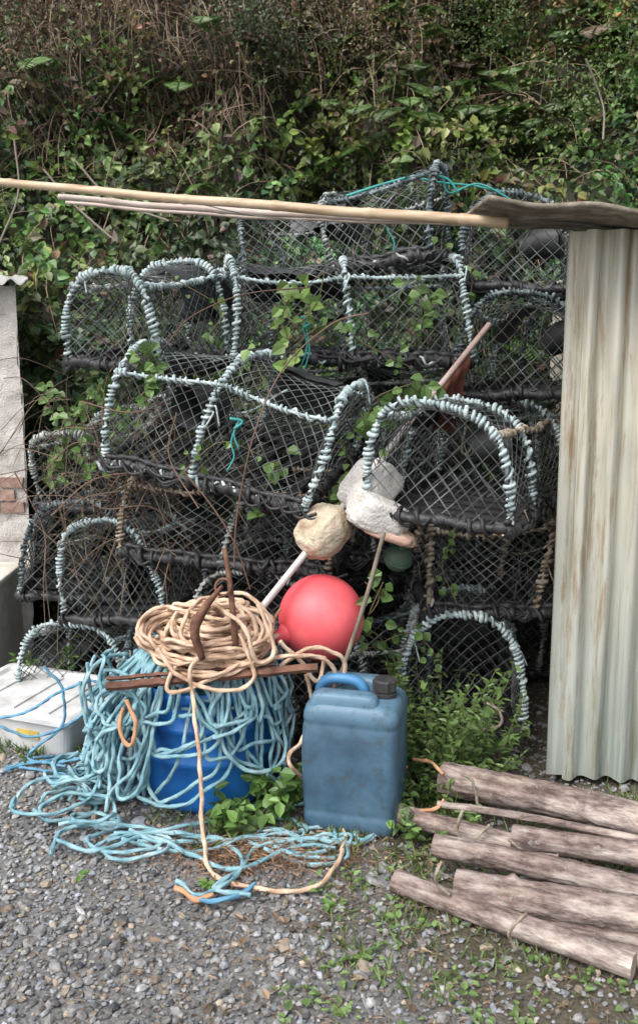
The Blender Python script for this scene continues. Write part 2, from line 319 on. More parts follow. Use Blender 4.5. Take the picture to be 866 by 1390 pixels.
# ---------------------------------------------------------------- lobster pots
def arch(W_,H_,t):
    a=np.pi*(1-t); c=np.cos(a); s_=np.sin(a)
    return np.sign(c)*np.abs(c)**.68*W_/2, H_*np.abs(s_)**.74
def pot(pos=None,L=.76,Wd=.46,H=.35,yaw=0,tilt=0,roll=0,rp=None,rb=None,pit=.0165,wr=.0042,dark=False,cyl=True,panel=None):
    mb=MB(); mats=[M_net,M_rub,rp or R_teal,rb or R_grey,M_blkpl,R_green]
    tt=np.linspace(0,1,200); ay,az=arch(Wd,H,tt); per=np.concatenate([[0],np.cumsum(np.hypot(np.diff(ay),np.diff(az)))]); Pm=per[-1]
    def AY(b): return np.interp(b,per,ay),np.interp(b,per,az)
    ph=rng.uniform(0,6.28,8); skew=rng.normal(0,.07); lean=rng.normal(0,.06)
    def DF(V):   # knocked-about frame: shear and bend everything together
        V=np.array(V,float); x=V[...,0].copy(); z=V[...,2].copy(); y=V[...,1].copy()
        V[...,0]=x+skew*z+.016*np.sin(z*9+ph[6]+x*4); V[...,1]=y+lean*z+.014*np.sin(x*5+ph[7]); V[...,2]=z*(1+.06*np.sin(x*6+ph[5])+.06*np.sin(y*7+ph[4]))
        return V
    def S(a,b):
        a2=a+.010*np.sin(b*11+ph[0])+.008*np.sin(a*17+ph[1]); b2=b+.012*np.sin(a*13+ph[2])+.008*np.sin(b*21+ph[3])
        b2=np.clip(b2,0,Pm); y,z=AY(b2)
        fr=np.abs(np.sin(np.pi*np.clip(a/L,0,1)*2)); sag=1-.10*fr*(1+.5*np.sin(b*6+ph[4]))
        return DF(np.stack([np.clip(a2,0,L)-L/2,y*sag,z*sag],1))
    pt=rng.uniform(.038,.048); step=.02; nr=.0019
    for sg in(1,-1):
        c0=-Pm if sg>0 else 0
        for c in np.arange(c0,L+(Pm if sg<0 else 0),pt):
            b=np.arange(0,Pm+1e-6,step*.8); a=c+b if sg>0 else c-b
            k=(a>=0)&(a<=L)
            if k.sum()>2: thin(mb,S(a[k],b[k]),nr,0)
    def endnet(x0,dep,pt):
        for sg in(1,-1):
            for c in np.arange(-Wd-H,Wd+H,pt*1.25):
                y=np.arange(-Wd/2,Wd/2,.014); z=sg*(y)+c
                h=H*np.maximum(1-np.abs(y/(Wd/2))**(1/.68*2),0)**.37
                k=(z>0)&(z<h)
                if k.sum()>2:
                    yy,zz=y[k],z[k]; rr_=np.sqrt((yy/(Wd/2))**2+((zz-H*.45)/(H*.55))**2)
                    xx=x0+dep*np.clip(1-rr_,0,1)+.006*np.sin(yy*30+ph[5])
                    thin(mb,DF(np.stack([xx,yy,zz],1)),nr,0)
    endnet(-L/2,.10,pt); endnet(L/2,-.06,pt); endnet(.03,.08,pt)
    for hx in(-L/2,0.,L/2):
        mr_=2 if (hx!=0 or not dark) else 3
        ty=np.linspace(0,1,40); y,z=arch(Wd,H,ty); P=DF(np.stack([hx+.016*np.sin(ty*5+ph[0]+hx*9)+0*y,y+rng.normal(0,.002,40),z],1))
        wrap(mb,P,.0068,wr,pit*rng.uniform(.85,1.25),mr_,mr_)
        wrap(mb,P,.006,.003,rng.uniform(.05,.08),mr_,1,.5)
    for bt in (.27,.73) if not dark else (.28,.5,.74):
        y,z=arch(Wd,H,np.array([bt])); xs=np.linspace(-L/2,L/2,9); mr_=2 if rng.random()<.6 else 3
        P=DF(np.stack([xs,y+.008*np.sin(xs*9+ph[1]),z-.014*np.abs(np.sin(xs/L*2*np.pi))],1)); wrap(mb,P,.0056,wr*.85,pit*1.4,mr_,mr_)
    for sy in(-1,1):
        xs=np.linspace(-L/2-.01,L/2+.01,90); P=DF(np.stack([xs,sy*Wd/2+.004*np.sin(xs*20+ph[2]),.004*np.sin(xs*31+ph[3])],1))
        tube(mb,P,.019*(1+.26*np.sin(xs*95+ph[4])+.20*np.sin(xs*210)),8,1,caps=True)
        P2=P+[0,-sy*.004,.026]; tube(mb,P2,.010*(1+.3*np.sin(xs*120)),6,1,caps=True)
        wrap(mb,P,.014,.0045,.075,1,3 if rng.random()<.4 else 1)
        wrap(mb,P,.016,.007,.05,1,1,.4)
    for hx in(-L/2,L/2):
        ys=np.linspace(-Wd/2,Wd/2,44); P=DF(np.stack([hx+0*ys,ys,.004*np.sin(ys*31+ph[3])],1)); tube(mb,P,.017*(1+.22*np.sin(ys*100+ph[5])),8,1,caps=True); wrap(mb,P,.015,.006,.05,1,1,.4)
    for sx in np.linspace(-L/2+.08,L/2-.08,7): box(mb,(sx,0,-.004),(.03,Wd,.012),1)
    for _ in range(16):
        xx=rng.uniform(-L/2,L/2); sy=-1 if rng.random()<.7 else 1
        P=np.array([[xx,sy*(Wd/2+.015),.025],[xx+.04,sy*(Wd/2+.026),-.014+rng.normal(0,.012)],[xx+.10,sy*(Wd/2+.018),.01]]); tube(mb,spline(P,.012),.0055,5,1)
    pn=panel if panel is not None else ((rng.uniform(.05,.6),.25,.50,.30) if cyl else None)
    if pn:
        s0,sw,t0,tw=pn; A_,B_=np.meshgrid(np.linspace(s0,s0+sw,10)*L,np.linspace(t0,t0+tw,12)*Pm)
        yy,zz=AY(B_.ravel()); V=DF(np.stack([A_.ravel()-L/2,yy*.93,zz*.95+.004*np.sin(A_.ravel()*40)],1)); i_=(np.arange(11)[:,None]*10+np.arange(9)[None,:]).ravel()
        mb.add(V,np.stack([i_,i_+1,i_+11,i_+10],1),4)
    if cyl:
        cx_=rng.uniform(-.2,.2)*L; P=np.array([[cx_,-Wd*.34,H*.62],[cx_+.02,-Wd*.15,H*.58],[cx_+.03,-.0,H*.5]]); Q=spline(P,.03)
        tube(mb,Q,np.linspace(.07,.055,len(Q)),18,4)
    P=spline([[-L*.3,-.05,H*.8],[0,.02,H*.45],[L*.3,-.04,H*.85]],.02); tube(mb,P,.0035,5,3)
    P=spline([[-.05,-Wd*.3,.02],[.0,0,H*.4],[.05,Wd*.2,H*.9]],.02); tube(mb,P,.003,5,0)
    for _ in range(7):
        xx=rng.choice([-L/2,0,L/2]); ty=rng.uniform(.05,.8); y,z=arch(Wd,H,np.array([ty])); q=DF(np.array([[xx,y[0],z[0]]]))[0]
        P=spline([q,q+[.012,-.012,.006],q+rng.normal(0,.015,3)+[.008,-.02,-.04]],.01); tube(mb,P,.0032,5,2,caps=True)
    ob=mb.build('lobster_pot',mats)
    Mx=Matrix.Translation(Vector(pos))@Matrix.Rotation(math.radians(yaw),4,'Z')@Matrix.Rotation(-math.radians(tilt),4,'Y')@Matrix.Rotation(math.radians(roll),4,'X')
    ob.matrix_world=Mx; return ob
R=math.radians
pot(pos=(.13,3.66,1.685),L=.74,Wd=.44,H=.31,yaw=-20,tilt=8,rp=R_dark,rb=R_grey,dark=True,panel=(.3,.3,.2,.4))
pot(pos=(.80,3.82,1.63),L=.70,Wd=.44,H=.33,yaw=78,roll=4,rp=R_dark,rb=R_grey,dark=True)
pot(pos=(.88,3.62,1.25),L=.72,Wd=.44,H=.34,yaw=62,roll=-3,rp=R_dark,rb=R_teal,dark=True)
pot(pos=(-.545,3.62,1.365),L=.74,Wd=.44,H=.36,yaw=60,roll=3,tilt=2,rp=R_teal,rb=R_grey,wr=.0054,panel=(.25,.4,.2,.3))
pot(pos=(.10,3.53,1.37),L=.84,Wd=.46,H=.34,yaw=4,tilt=-1,rp=R_teal,rb=R_teal,panel=(.08,.3,.35,.4))
pot(pos=(-.31,3.24,1.03),L=.76,Wd=.46,H=.37,yaw=-22,tilt=-9,roll=14,rp=R_teal,rb=R_teal,wr=.0048,panel=(.55,.35,.5,.35))
pot(pos=(.50,3.075,.91),L=.72,Wd=.46,H=.345,yaw=62,roll=2,rp=R_teal,rb=R_brown,wr=.0052,pit=.018,panel=(.4,.4,.45,.3))
pot(pos=(.22,3.85,1.0),L=.8,yaw=5,rp=R_grey,dark=True)
pot(pos=(-.78,3.95,.80),L=.7,yaw=62,tilt=6,rp=R_grey,dark=True,cyl=False)
pot(pos=(.80,3.9,.86),L=.8,yaw=12,rp=R_grey,dark=True)
pot(pos=(.74,3.35,.50),L=.76,Wd=.44,H=.34,yaw=3,tilt=-2,rp=R_brown,rb=R_brown,wr=.006,pit=.018,cyl=False)
pot(pos=(-.66,3.72,.40),L=.74,Wd=.44,H=.36,yaw=72,roll=-5,rp=R_teal,rb=R_grey)
pot(pos=(-1.02,3.92,.42),L=.72,Wd=.40,H=.38,yaw=98,roll=5,rp=R_dark,rb=R_teal)
pot(pos=(-.30,3.42,.66),L=.76,Wd=.44,H=.33,yaw=-10,tilt=-3,rp=R_brown,rb=R_grey,dark=True)
pot(pos=(-.19,3.55,.32),L=.72,Wd=.44,H=.35,yaw=84,rp=R_grey,rb=R_grey)
pot(pos=(.20,3.72,.60),L=.76,yaw=10,rp=R_dark,rb=R_grey,dark=True,cyl=False)
pot(pos=(.52,3.40,.10),L=.7,Wd=.44,H=.38,yaw=84,roll=-2,rp=R_teal,rb=R_grey,wr=.0056)
pot(pos=(.08,3.46,.03),L=.6,Wd=.40,H=.34,yaw=20,rp=R_dark,rb=R_grey,dark=True,cyl=False)
pot(pos=(-.86,3.75,.03),L=.72,Wd=.44,H=.34,yaw=80,rp=R_teal,rb=R_grey)
pot(pos=(-.42,3.50,.02),L=.6,Wd=.42,H=.30,yaw=8,rp=R_dark,rb=R_grey,dark=True)
pot(pos=(.9,4.0,.03),L=.8,yaw=5,rp=R_dark,dark=True)
pot(pos=(-.3,4.12,.75),L=.8,yaw=5,rp=R_dark,dark=True,cyl=False)
pot(pos=(-.1,4.1,.03),L=.9,yaw=5,rp=R_dark,dark=True,cyl=False)
pot(pos=(.35,4.2,.38),L=.9,yaw=5,rp=R_dark,dark=True,cyl=False)
mb=MB()
def tie(pts,Y,r=.003,mat=0): tube(mb,spline([W(u,v,Y) for u,v in pts],.01),r,5,mat,caps=True)
tie([(418,432),(412,445),(417,470),(408,500)],3.26); tie([(415,440),(420,475),(412,505)],3.25); tie([(408,430),(425,436),(412,445)],3.25,.005)
tie([(322,575),(314,600),(318,620),(308,640)],2.94); tie([(325,570),(318,590),(325,610)],2.94); tie([(312,568),(330,572),(318,582)],2.94,.005)
tie([(560,240),(600,248),(640,252),(690,262)],3.5,.004); tie([(600,238),(610,262),(650,250),(700,275)],3.48,.004); tie([(525,310),(535,330),(530,350)],3.4)
tie([(470,266),(520,250),(570,238),(605,242),(622,262)],3.45,.005)
mb.build('teal_twine',[R_green])
# ---------------------------------------------------------------- shed
m,nt,b=newmat('painted_rusty_iron')
st=noise(nt,2.2,6,.65,stretch=(9,9,.26)); st2=noise(nt,5,6,.7,stretch=(6,6,.3)); fine=noise(nt,24,7,.75,stretch=(1.4,1.4,.16)); big=noise(nt,3,4,.6,stretch=(2.5,2.5,.8))
paint=ramp(nt,big,[(.3,(.44,.44,.38)),(.5,(.56,.54,.46)),(.75,(.66,.63,.53))])
tc=N(nt,'ShaderNodeTexCoord'); sp=N(nt,'ShaderNodeSeparateXYZ'); nt.links.new(tc.outputs['Object'],sp.inputs[0])
mr=N(nt,'ShaderNodeMapRange'); nt.links.new(sp.outputs[2],mr.inputs[0]); mr.inputs[1].default_value=.1; mr.inputs[2].default_value=1.2; mr.inputs[3].default_value=1.; mr.inputs[4].default_value=.1
mx=N(nt,'ShaderNodeMix',data_type='RGBA'); nt.links.new(mr.outputs[0],mx.inputs[0]); nt.links.new(paint,mx.inputs[6])
nt.links.new(ramp(nt,st,[(.35,(.20,.23,.20)),(.48,(.34,.38,.35)),(.62,(.50,.54,.50))]),mx.inputs[7])
mm=N(nt,'ShaderNodeMath',operation='MULTIPLY'); nt.links.new(st,mm.inputs[0]); nt.links.new(fine,mm.inputs[1])
rm=ramp(nt,mm.outputs[0],[(.275,(0,0,0)),(.32,(.5,.5,.5)),(.39,(1,1,1))])
mx2=N(nt,'ShaderNodeMix',data_type='RGBA'); nt.links.new(rm,mx2.inputs[0]); nt.links.new(mx.outputs[2],mx2.inputs[6])
nt.links.new(ramp(nt,fine,[(.3,(.17,.10,.055)),(.7,(.36,.25,.14))]),mx2.inputs[7])
mx3=N(nt,'ShaderNodeMix',data_type='RGBA',blend_type='MULTIPLY'); mx3.inputs[0].default_value=1; nt.links.new(mx2.outputs[2],mx3.inputs[6]); nt.links.new(ramp(nt,st2,[(.36,(.70,.66,.56)),(.50,(1,1,1))]),mx3.inputs[7])
nt.links.new(mx3.outputs[2],b.inputs['Base Color']); b.inputs['Roughness'].default_value=.42; b.inputs['Metallic'].default_value=.15; bump(nt,b,fine,.2,.002)
M_iron=m
M_roofs=pm('lichened_roof_sheet',[(.3,(.06,.05,.04)),(.5,(.2,.17,.13)),(.75,(.42,.40,.33))],14,.9,60,.8,.006)
M_wood=pm('grey_timber',[(.3,(.10,.085,.065)),(.7,(.3,.26,.2))],5,.85,40,.5,.004,stretch=(6,6,.6))
shed=empty('corrugated_iron_shed',(1.5,3.2,0))
sc=np.array([1.5,3.2,0])
def corr(mb,p0,p1,z0,z1,pitch=.082,amp=.018,mat=0,rows=40):
    p0=np.array(p0,float);p1=np.array(p1,float);L=np.linalg.norm(p1-p0);d=(p1-p0)/L;nn=np.array([d[1],-d[0]])
    k=int(L/pitch*14)+1; s_=np.linspace(0,L,k); zs=np.linspace(z0,z1,rows)
    Sg,Zg=np.meshgrid(s_,zs); o=amp*np.sin(2*np.pi*Sg/pitch)+.010*(vn(Sg*3,Zg*2.)-.5)+.005*(vn(Sg*9,Zg*7.)-.5)
    Zg=Zg+np.where(np.arange(rows)[:,None]==0,.012*vn(Sg*20,Sg*0),0)
    V=np.stack([p0[0]+d[0]*Sg+nn[0]*o,p0[1]+d[1]*Sg+nn[1]*o,Zg],-1).reshape(-1,3)
    i=(np.arange(rows-1)[:,None]*k+np.arange(k-1)[None,:]).ravel()
    mb.add(V-sc,np.stack([i,i+1,i+k+1,i+k],1),mat)
mb=MB(); corr(mb,(.80,2.865),(2.5,2.70),.015,1.775); corr(mb,(1.15,2.9),(1.15,4.6),.01,1.7)
mb.build('front_wall',[M_iron],shed)
mb=MB(); box(mb,np.array([.775,2.872,.90])-sc,(.052,.01,1.74),0,jit=.0015); box(mb,np.array([.80,2.91,.86])-sc,(.05,.045,1.68),1)
mb.build('corner_flashing',[M_iron,M_wood],shed)
def roofsheet(mb,x0,x1,y0,y1,z,slx,sly,pitch=.15,amp=.014,th=.010):
    k=int((x1-x0)/pitch*12)+1; xs=np.linspace(x0,x1,k); ys=np.linspace(y0,y1,8)
    Xg,Yg=np.meshgrid(xs,ys); ed=np.where(np.arange(8)[:,None]==0,(vn(Xg*9,Xg*0)-.5)*.03,0)
    Yg=Yg+ed; Zg=z+slx*(Xg-x0)+sly*(Yg-y0)+amp*np.sin(2*np.pi*Xg/pitch)+.010*(vn(Xg*7,Yg*7)-.5)
    top=np.stack([Xg,Yg,Zg+th/2],-1).reshape(-1,3); bot=np.stack([Xg,Yg,Zg-th/2],-1).reshape(-1,3); n_=len(top)
    i=(np.arange(7)[:,None]*k+np.arange(k-1)[None,:]).ravel(); Ft=np.stack([i,i+1,i+k+1,i+k],1); Fb=Ft[:,::-1]+n_
    e=np.arange(k-1); Fe=np.stack([e,e+n_,e+1+n_,e+1],1); l=np.arange(7)*k; Fl=np.stack([l,l+k,l+k+n_,l+n_],1)
    mb.add(np.concatenate([top,bot])-sc,[Ft,Fb,Fe,Fl],0)
mb=MB(); roofsheet(mb,.46,1.7,2.62,3.12,1.832,-.07,-.02,.34,.006,.014); roofsheet(mb,1.2,2.7,2.60,4.7,1.80,-.05,-.02,.15,.012,.01)
mb.build('roof',[M_roofs],shed)
mb=MB(); box(mb,np.array([1.62,2.93,1.745])-sc,(1.7,.045,.06),0); mb.build('wall_plate',[M_wood],shed)
# ---------------------------------------------------------------- bamboo poles
M_bam=pm('bamboo_cane',[(.3,(.30,.20,.12)),(.5,(.50,.38,.25)),(.8,(.66,.54,.40))],9,.5,60,.2,.002,stretch=(.6,5,5),detail=7)
M_pinkp=pm('bleached_cane',[(.3,(.38,.29,.24)),(.6,(.56,.48,.43)),(.85,(.46,.26,.21))],8,.55,60,.2,.002,stretch=(.8,5,5))
def cane(name,a,b,r0,r1,mat,node=.28):
    mb=MB(); a=np.array(a);b=np.array(b); k=200; s_=np.linspace(0,1,k); L=np.linalg.norm(b-a)
    P=a+(b-a)*s_[:,None]; P[:,2]-=.014*np.sin(np.pi*s_)-.0015*np.sin(s_*23); P[:,1]+=.01*np.sin(s_*7)
    q=(s_*L/node)%1; rad=(r0+(r1-r0)*s_)*(1+.16*np.exp(-((q-.5)*L*16)**2)-.04*np.exp(-((q-.42)*18)**2))
    tube(mb,P,rad,12,0,caps=True); return mb.build(name,[mat])
cane('bamboo_pole',W(-160,228,3.05),W(690,302,2.80),.011,.0165,M_bam)
cane('bamboo_pole',W(80,267,3.05),W(655,299,2.92),.009,.014,M_pinkp,.35)
cane('bamboo_pole',W(90,275,3.16),W(640,303,2.98),.006,.008,M_pinkp,.4)
mb=MB(); tube(mb,spline([W(30,250,3.0),W(200,262,2.98),W(330,290,2.97),W(420,300,2.95)],.03),.002,5,0); mb.build('black_cord',[M_net])
# ---------------------------------------------------------------- left building
M_dash=pm('whitewashed_roughcast',[(.28,(.28,.25,.22)),(.45,(.50,.47,.44)),(.7,(.66,.63,.60))],9,.95,120,1.0,.01,detail=8)
M_brick=pm('old_brick',[(.3,(.22,.13,.10)),(.7,(.40,.29,.24))],20,.9,80,.8,.006)
M_white=pm('white_painted_concrete',[(.3,(.42,.40,.34)),(.5,(.60,.58,.52)),(.8,(.70,.68,.64))],5,.8,70,.3,.003,detail=8)
M_zinc=pm('weathered_zinc',[(.3,(.3,.3,.3)),(.7,(.5,.5,.49))],8,.5,bstr=0)
lb=empty('roughcast_outbuilding',(-2,4.4,0)); sc=np.array([-2,4.4,0])
mb=MB()
gx=np.linspace(-2.9,-1.285,90); gz=np.linspace(0,1.655,90); Xg,Zg=np.meshgrid(gx,gz); Yg=4.02+.012*vn(Xg*28,Zg*28)+.006*rng.random(Xg.shape)
Xg=Xg+np.where(Xg>-1.29,.02*(vn(Xg*0,Zg*9)-.5),0)
i=(np.arange(89)[:,None]*90+np.arange(89)[None,:]).ravel(); mb.add(np.stack([Xg,Yg,Zg],-1).reshape(-1,3)-sc,np.stack([i,i+1,i+91,i+90],1))
s1=np.linspace(0,1,90); Sg,Zg=np.meshgrid(s1,gz); Xg=-1.285-.34*Sg-.008*vn(Sg*30,Zg*30)*(Sg>.01); Yg=4.025+.9*Sg
mb.add(np.stack([Xg,Yg,Zg],-1).reshape(-1,3)-sc,np.stack([i,i+1,i+91,i+90],1)); mb.build('walls',[M_dash],lb)
mb=MB()
xs=np.linspace(-3,-1.20,200); ys=np.array([3.93,4.4,5.0]); Xg,Yg=np.meshgrid(xs,ys); Zg=1.675+.013*np.sin(Xg*2*np.pi/.076)+(Yg-3.93)*.06
Xg=Xg-np.array([0,.18,.4])[:,None]*(Xg>-2)
i=(np.arange(2)[:,None]*200+np.arange(199)[None,:]).ravel(); V=np.stack([Xg,Yg,Zg],-1).reshape(-1,3)
mb.add(V-sc,np.stack([i,i+1,i+201,i+200],1)); mb.add(V-sc-[0,0,.008],np.stack([i,i+1,i+201,i+200],1)); e=np.arange(199)
mb.add(np.concatenate([V[:200],V[:200]-[0,0,.008]])-sc,np.stack([e,e+200,e+201,e+1],1)); mb.build('roof',[M_zinc],lb)
mb=MB()
for r_ in range(3):
    for c_ in range(3): box(mb,np.array([-1.345-.11*c_-(r_%2)*.04,4.024,.70+.055*r_])-sc,(.10,.02,.046),0,jit=.0015)
mb.build('exposed_bricks',[M_brick],lb)
mb=MB(); box(mb,(0,0,.21),(.54,.54,.42),0,jit=.002); box(mb,(0,0,.435),(.57,.57,.03),0,jit=.002); o=mb.build('concrete_step',[M_white]); o.location=(-1.60,3.83,0)
bv=o.modifiers.new('b','BEVEL'); bv.width=.008; bv.segments=2
mb=MB()
def frust(mb,w0,d0,w1,d1,z0,z1,mat=0):
    def ring(w,d,z):
        P=[]
        for cx_,cy_,a0 in((1,-1,-90),(1,1,0),(-1,1,90),(-1,-1,180)):
            for k in range(5):
                a_=math.radians(a0+k*22.5); r_=.03; P.append((cx_*(w/2-r_)+r_*math.cos(a_),cy_*(d/2-r_)+r_*math.sin(a_),z))
        return P
    rings=[ring(w0,d0,z0),ring(w1,d1,z1),ring(w1+.03,d1+.03,z1+.004),ring(w1+.03,d1+.03,z1+.02),ring(w1-.01,d1-.01,z1+.026),ring(w1-.04,d1-.04,z1+.026),ring(w1-.06,d1-.06,z1+.012)]
    V=np.array(rings).reshape(-1,3); n=20; m_=len(rings); i=np.arange(m_-1)[:,None]*n; j=np.arange(n)[None,:]; j2=(j+1)%n
    mb.add(V,[np.stack([i+j,i+j2,i+n+j2,i+n+j],-1).reshape(-1,4),np.arange(n)[::-1][None,:],(np.arange(n)+(m_-1)*n)[None,:]],mat,smooth=False)
frust(mb,.50,.36,.54,.40,.0,.125)
box(mb,(.1,-.195,.075),(.09,.004,.03),1)
for k in range(3): box(mb,(-.15+.15*k,0,.14),(.02,.3,.006),0)
M_poly=pm('white_plastic_box',[(.3,(.38,.38,.36)),(.5,(.58,.59,.59)),(.8,(.70,.71,.72))],7,.6,90,.2,.002,detail=8)
M_lab=pm('yellow_label',[(.3,(.5,.36,.08)),(.7,(.62,.47,.13))],10,.6,bstr=0)
o=mb.build('fish_box',[M_poly,M_lab]); o.location=(-1.05,3.30,0); o.rotation_euler=(0,0,R(-20))
# ---------------------------------------------------------------- blue barrel
M_blue=pm('blue_plastic',[(.3,(.010,.11,.40)),(.6,(.02,.18,.56)),(.85,(.06,.25,.57))],4,.38,60,.15,.002,detail=8)
BC=np.array([-.355,2.86]); BR=.225
prof=[(0,.0),(.18,0),(.195,.006),(.203,.03),(.212,.1),(.219,.16),(.224,.165),(.224,.18),(.219,.185),(.223,.27),(.229,.275),(.229,.29),(.223,.295),(.225,.37),(.236,.375),(.238,.40),(.232,.408),(.220,.402),(.216,.37),(.205,.1),(.19,.03),(0,.03)]
mb=MB(); n=56; th=np.linspace(0,2*np.pi,n,endpoint=False); pr=np.array(prof)
V=np.stack([pr[:,0:1]*np.cos(th),pr[:,0:1]*np.sin(th),np.broadcast_to(pr[:,1:2],(len(pr),n))],-1).reshape(-1,3)
i=np.arange(len(pr)-1)[:,None]*n; j=np.arange(n)[None,:]; j2=(j+1)%n
mb.add(V,np.stack([i+j,i+j2,i+n+j2,i+n+j],-1).reshape(-1,4)); o=mb.build('blue_barrel',[M_blue]); o.location=(BC[0],BC[1],0)
# ---------------------------------------------------------------- ropes
def dr(a): return np.array([math.cos(a),math.sin(a)])
mb=MB(); RR=.0056
def hang(t1,t2,zb,out,mat,r):
    """a bight of rope slung over the rim"""
    q=lambda a,rad,z: [*(BC+dr(a)*rad),z]; r1=BR+.022+rng.uniform(0,.03); n_=7
    P=[q(t1+rng.uniform(-.4,.4),.12,.46+rng.uniform(0,.05)),q(t1,BR-.01,.44+rng.uniform(0,.03))]
    for k in range(1,n_):
        f=k/n_; sg=math.sin(math.pi*f)**.7; tt_=t1+(t2-t1)*(f+.12*math.sin(f*7+t1*7))
        P.append(q(tt_+rng.normal(0,.045),r1+out*sg,max(.012,.42-(.42-zb)*sg+rng.normal(0,.010))))
    P+= [q(t2,BR-.01,.44+rng.uniform(0,.03)),q(t2-rng.uniform(-.4,.4),.12,.47)]
    rope(mb,spline(P,.01),r,mat)
for k in range(16):
    t1=R(rng.uniform(205,300)); hang(t1,t1+R(rng.uniform(25,85)),rng.choice([rng.uniform(.22,.36),rng.uniform(.05,.25)]),rng.uniform(.0,.06),0,RR)
for k in range(34):
    t1=R(rng.uniform(150,222)); hang(t1,t1+R(rng.uniform(-30,40)),rng.choice([rng.uniform(.012,.12),rng.uniform(.1,.33)]),rng.uniform(.02,.15),0,RR)
for k in range(8):
    t1=R(rng.uniform(285,335)); hang(t1,t1+R(rng.uniform(12,40)),rng.uniform(.12,.34),rng.uniform(.0,.04),0,RR)
def coil(c,rad,tilt,az,mat,r,turns=1.0,wob=.012,nz=.06):
    k=int(11*turns)+3; a=np.linspace(0,2*np.pi*turns,k)+rng.uniform(0,6.28)
    P=np.stack([np.cos(a)*rad*(1+rng.normal(0,nz,k)),np.sin(a)*rad*(1+rng.normal(0,nz,k))*rng.uniform(.65,1),rng.normal(0,wob,k)],1)
    Mx=np.array(Matrix.Rotation(az,3,'Z')@Matrix.Rotation(tilt,3,'X')); P=P@Mx.T+np.array(c); P[:,2]=np.maximum(P[:,2],.01)
    rope(mb,spline(P,.01),r,mat)
for k in range(32): coil((BC[0]+rng.normal(0,.025),BC[1]+rng.normal(-.01,.025),.36+.13*k/32),rng.uniform(.11,.215),R(rng.normal(0,11)),rng.uniform(0,6),0,RR,rng.uniform(.9,1.8))
for k in range(18):
    a=R(rng.uniform(165,225)); rr_=BR+rng.uniform(.05,.12); z_=rng.uniform(.14,.38)
    coil((*(BC+dr(a)*rr_),z_),rng.uniform(.08,.14),R(rng.uniform(60,95)),a+R(90)+rng.normal(0,.35),0,RR,rng.uniform(.6,1.4),.012)
for k in range(12): coil((rng.uniform(-.82,-.62),rng.uniform(2.58,2.95),rng.uniform(.02,.08)),rng.uniform(.07,.14),R(rng.normal(0,22)),rng.uniform(0,6),0,RR,rng.uniform(.9,1.6),.008)
def meander(x0,x1,y0,y1,n,mat,r):
    P=[]; x_,y_=x0,rng.uniform(y0,y1); hd=math.atan2(0,x1-x0); st_=abs(x1-x0)/n*1.7
    for k in range(n):
        hd+=rng.normal(0,.7); tgt=math.atan2((y0+y1)/2-y_,x1-x_); hd+=.45*math.atan2(math.sin(tgt-hd),math.cos(tgt-hd))
        x_+=math.cos(hd)*st_; y_+=math.sin(hd)*st_; y_=min(max(y_,y0-.03),y1+.03); P.append((x_,y_,.013+abs(rng.normal(0,.006))))
    rope(mb,spline(P,.01),r,mat)
for k in range(5): 
    y_=rng.uniform(2.48,2.60); meander(rng.uniform(-.80,-.6),rng.uniform(-.15,.08),y_-.08,y_+.08,rng.integers(8,12),0,RR)
for k in range(4): coil((rng.uniform(-.70,-.1),rng.uniform(2.45,2.58),.016),rng.uniform(.07,.13),0,0,0,RR,rng.uniform(.6,1.2),.004)
for k in range(7): meander(rng.uniform(-1.2,-.95),rng.uniform(-.75,-.65),rng.uniform(2.78,2.90),rng.uniform(2.96,3.02),rng.integers(7,10),1,.0042)
for pts in ([(0,975),(40,965),(80,940),(120,925),(140,930)],[(0,985),(40,1000),(90,985),(150,940)],[(60,905),(85,935),(85,985),(55,1010),(40,1030),(90,1040)]):
    P=[]
    for u,v in pts:
        g=G(u,v,.02); P.append(g if g[1]<3.03 else W(u,v,3.0))
    rope(mb,spline(P,.01),.0045,1)
for pts,Y in [([(118,900),(128,960),(150,1040),(185,1100)],2.75),([(108,925),(122,1000),(150,1060),(190,1110)],2.78),([(130,890),(112,940),(130,1000),(120,1050)],2.8)]:
    P=np.array([W(u,v,Y) for u,v in pts]); P[:,2]=np.maximum(P[:,2],.015); rope(mb,spline(P,.01),RR,0)
for pts,mt in [([(70,1160),(85,1128),(150,1118),(230,1130),(300,1140),(330,1175),(290,1205),(340,1215)],0),([(75,1140),(130,1155),(200,1135),(260,1160),(320,1180),(400,1150),(455,1150)],0),([(240,1195),(270,1215),(320,1190),(350,1150),(420,1140),(470,1140)],0),([(260,1216),(290,1224),(330,1212),(345,1200)],1)]:
    rope(mb,spline([G(u,v,.02) for u,v in pts],.01),.0062,mt)
mb.build('turquoise_rope_tangle',[R_blue,R_deep])
mb=MB(); PR=.0060
for k in range(26): 
    f=k/26; coil((-.325+rng.normal(0,.014),2.77+rng.normal(0,.018),.50+.13*f),.185-.06*f+rng.normal(0,.016),R(rng.normal(0,9)),rng.uniform(0,6),0,PR,rng.uniform(1.2,2.0),.007,.035)
for k in range(15): coil((-.28+rng.normal(0,.045),2.69+rng.normal(0,.02),.57+rng.uniform(-.04,.04)),rng.uniform(.07,.12),R(rng.uniform(35,80)),rng.normal(0,.4),0,PR,rng.uniform(.9,1.4),.007,.04)
for k in range(10): coil((-.47+rng.normal(0,.014),2.73,.56+rng.uniform(-.02,.03)),rng.uniform(.055,.08),R(rng.uniform(60,85)),rng.normal(0,.25),0,PR,1.1,.005,.03)
zz=lambda u,v,Y:W(u,v,Y)
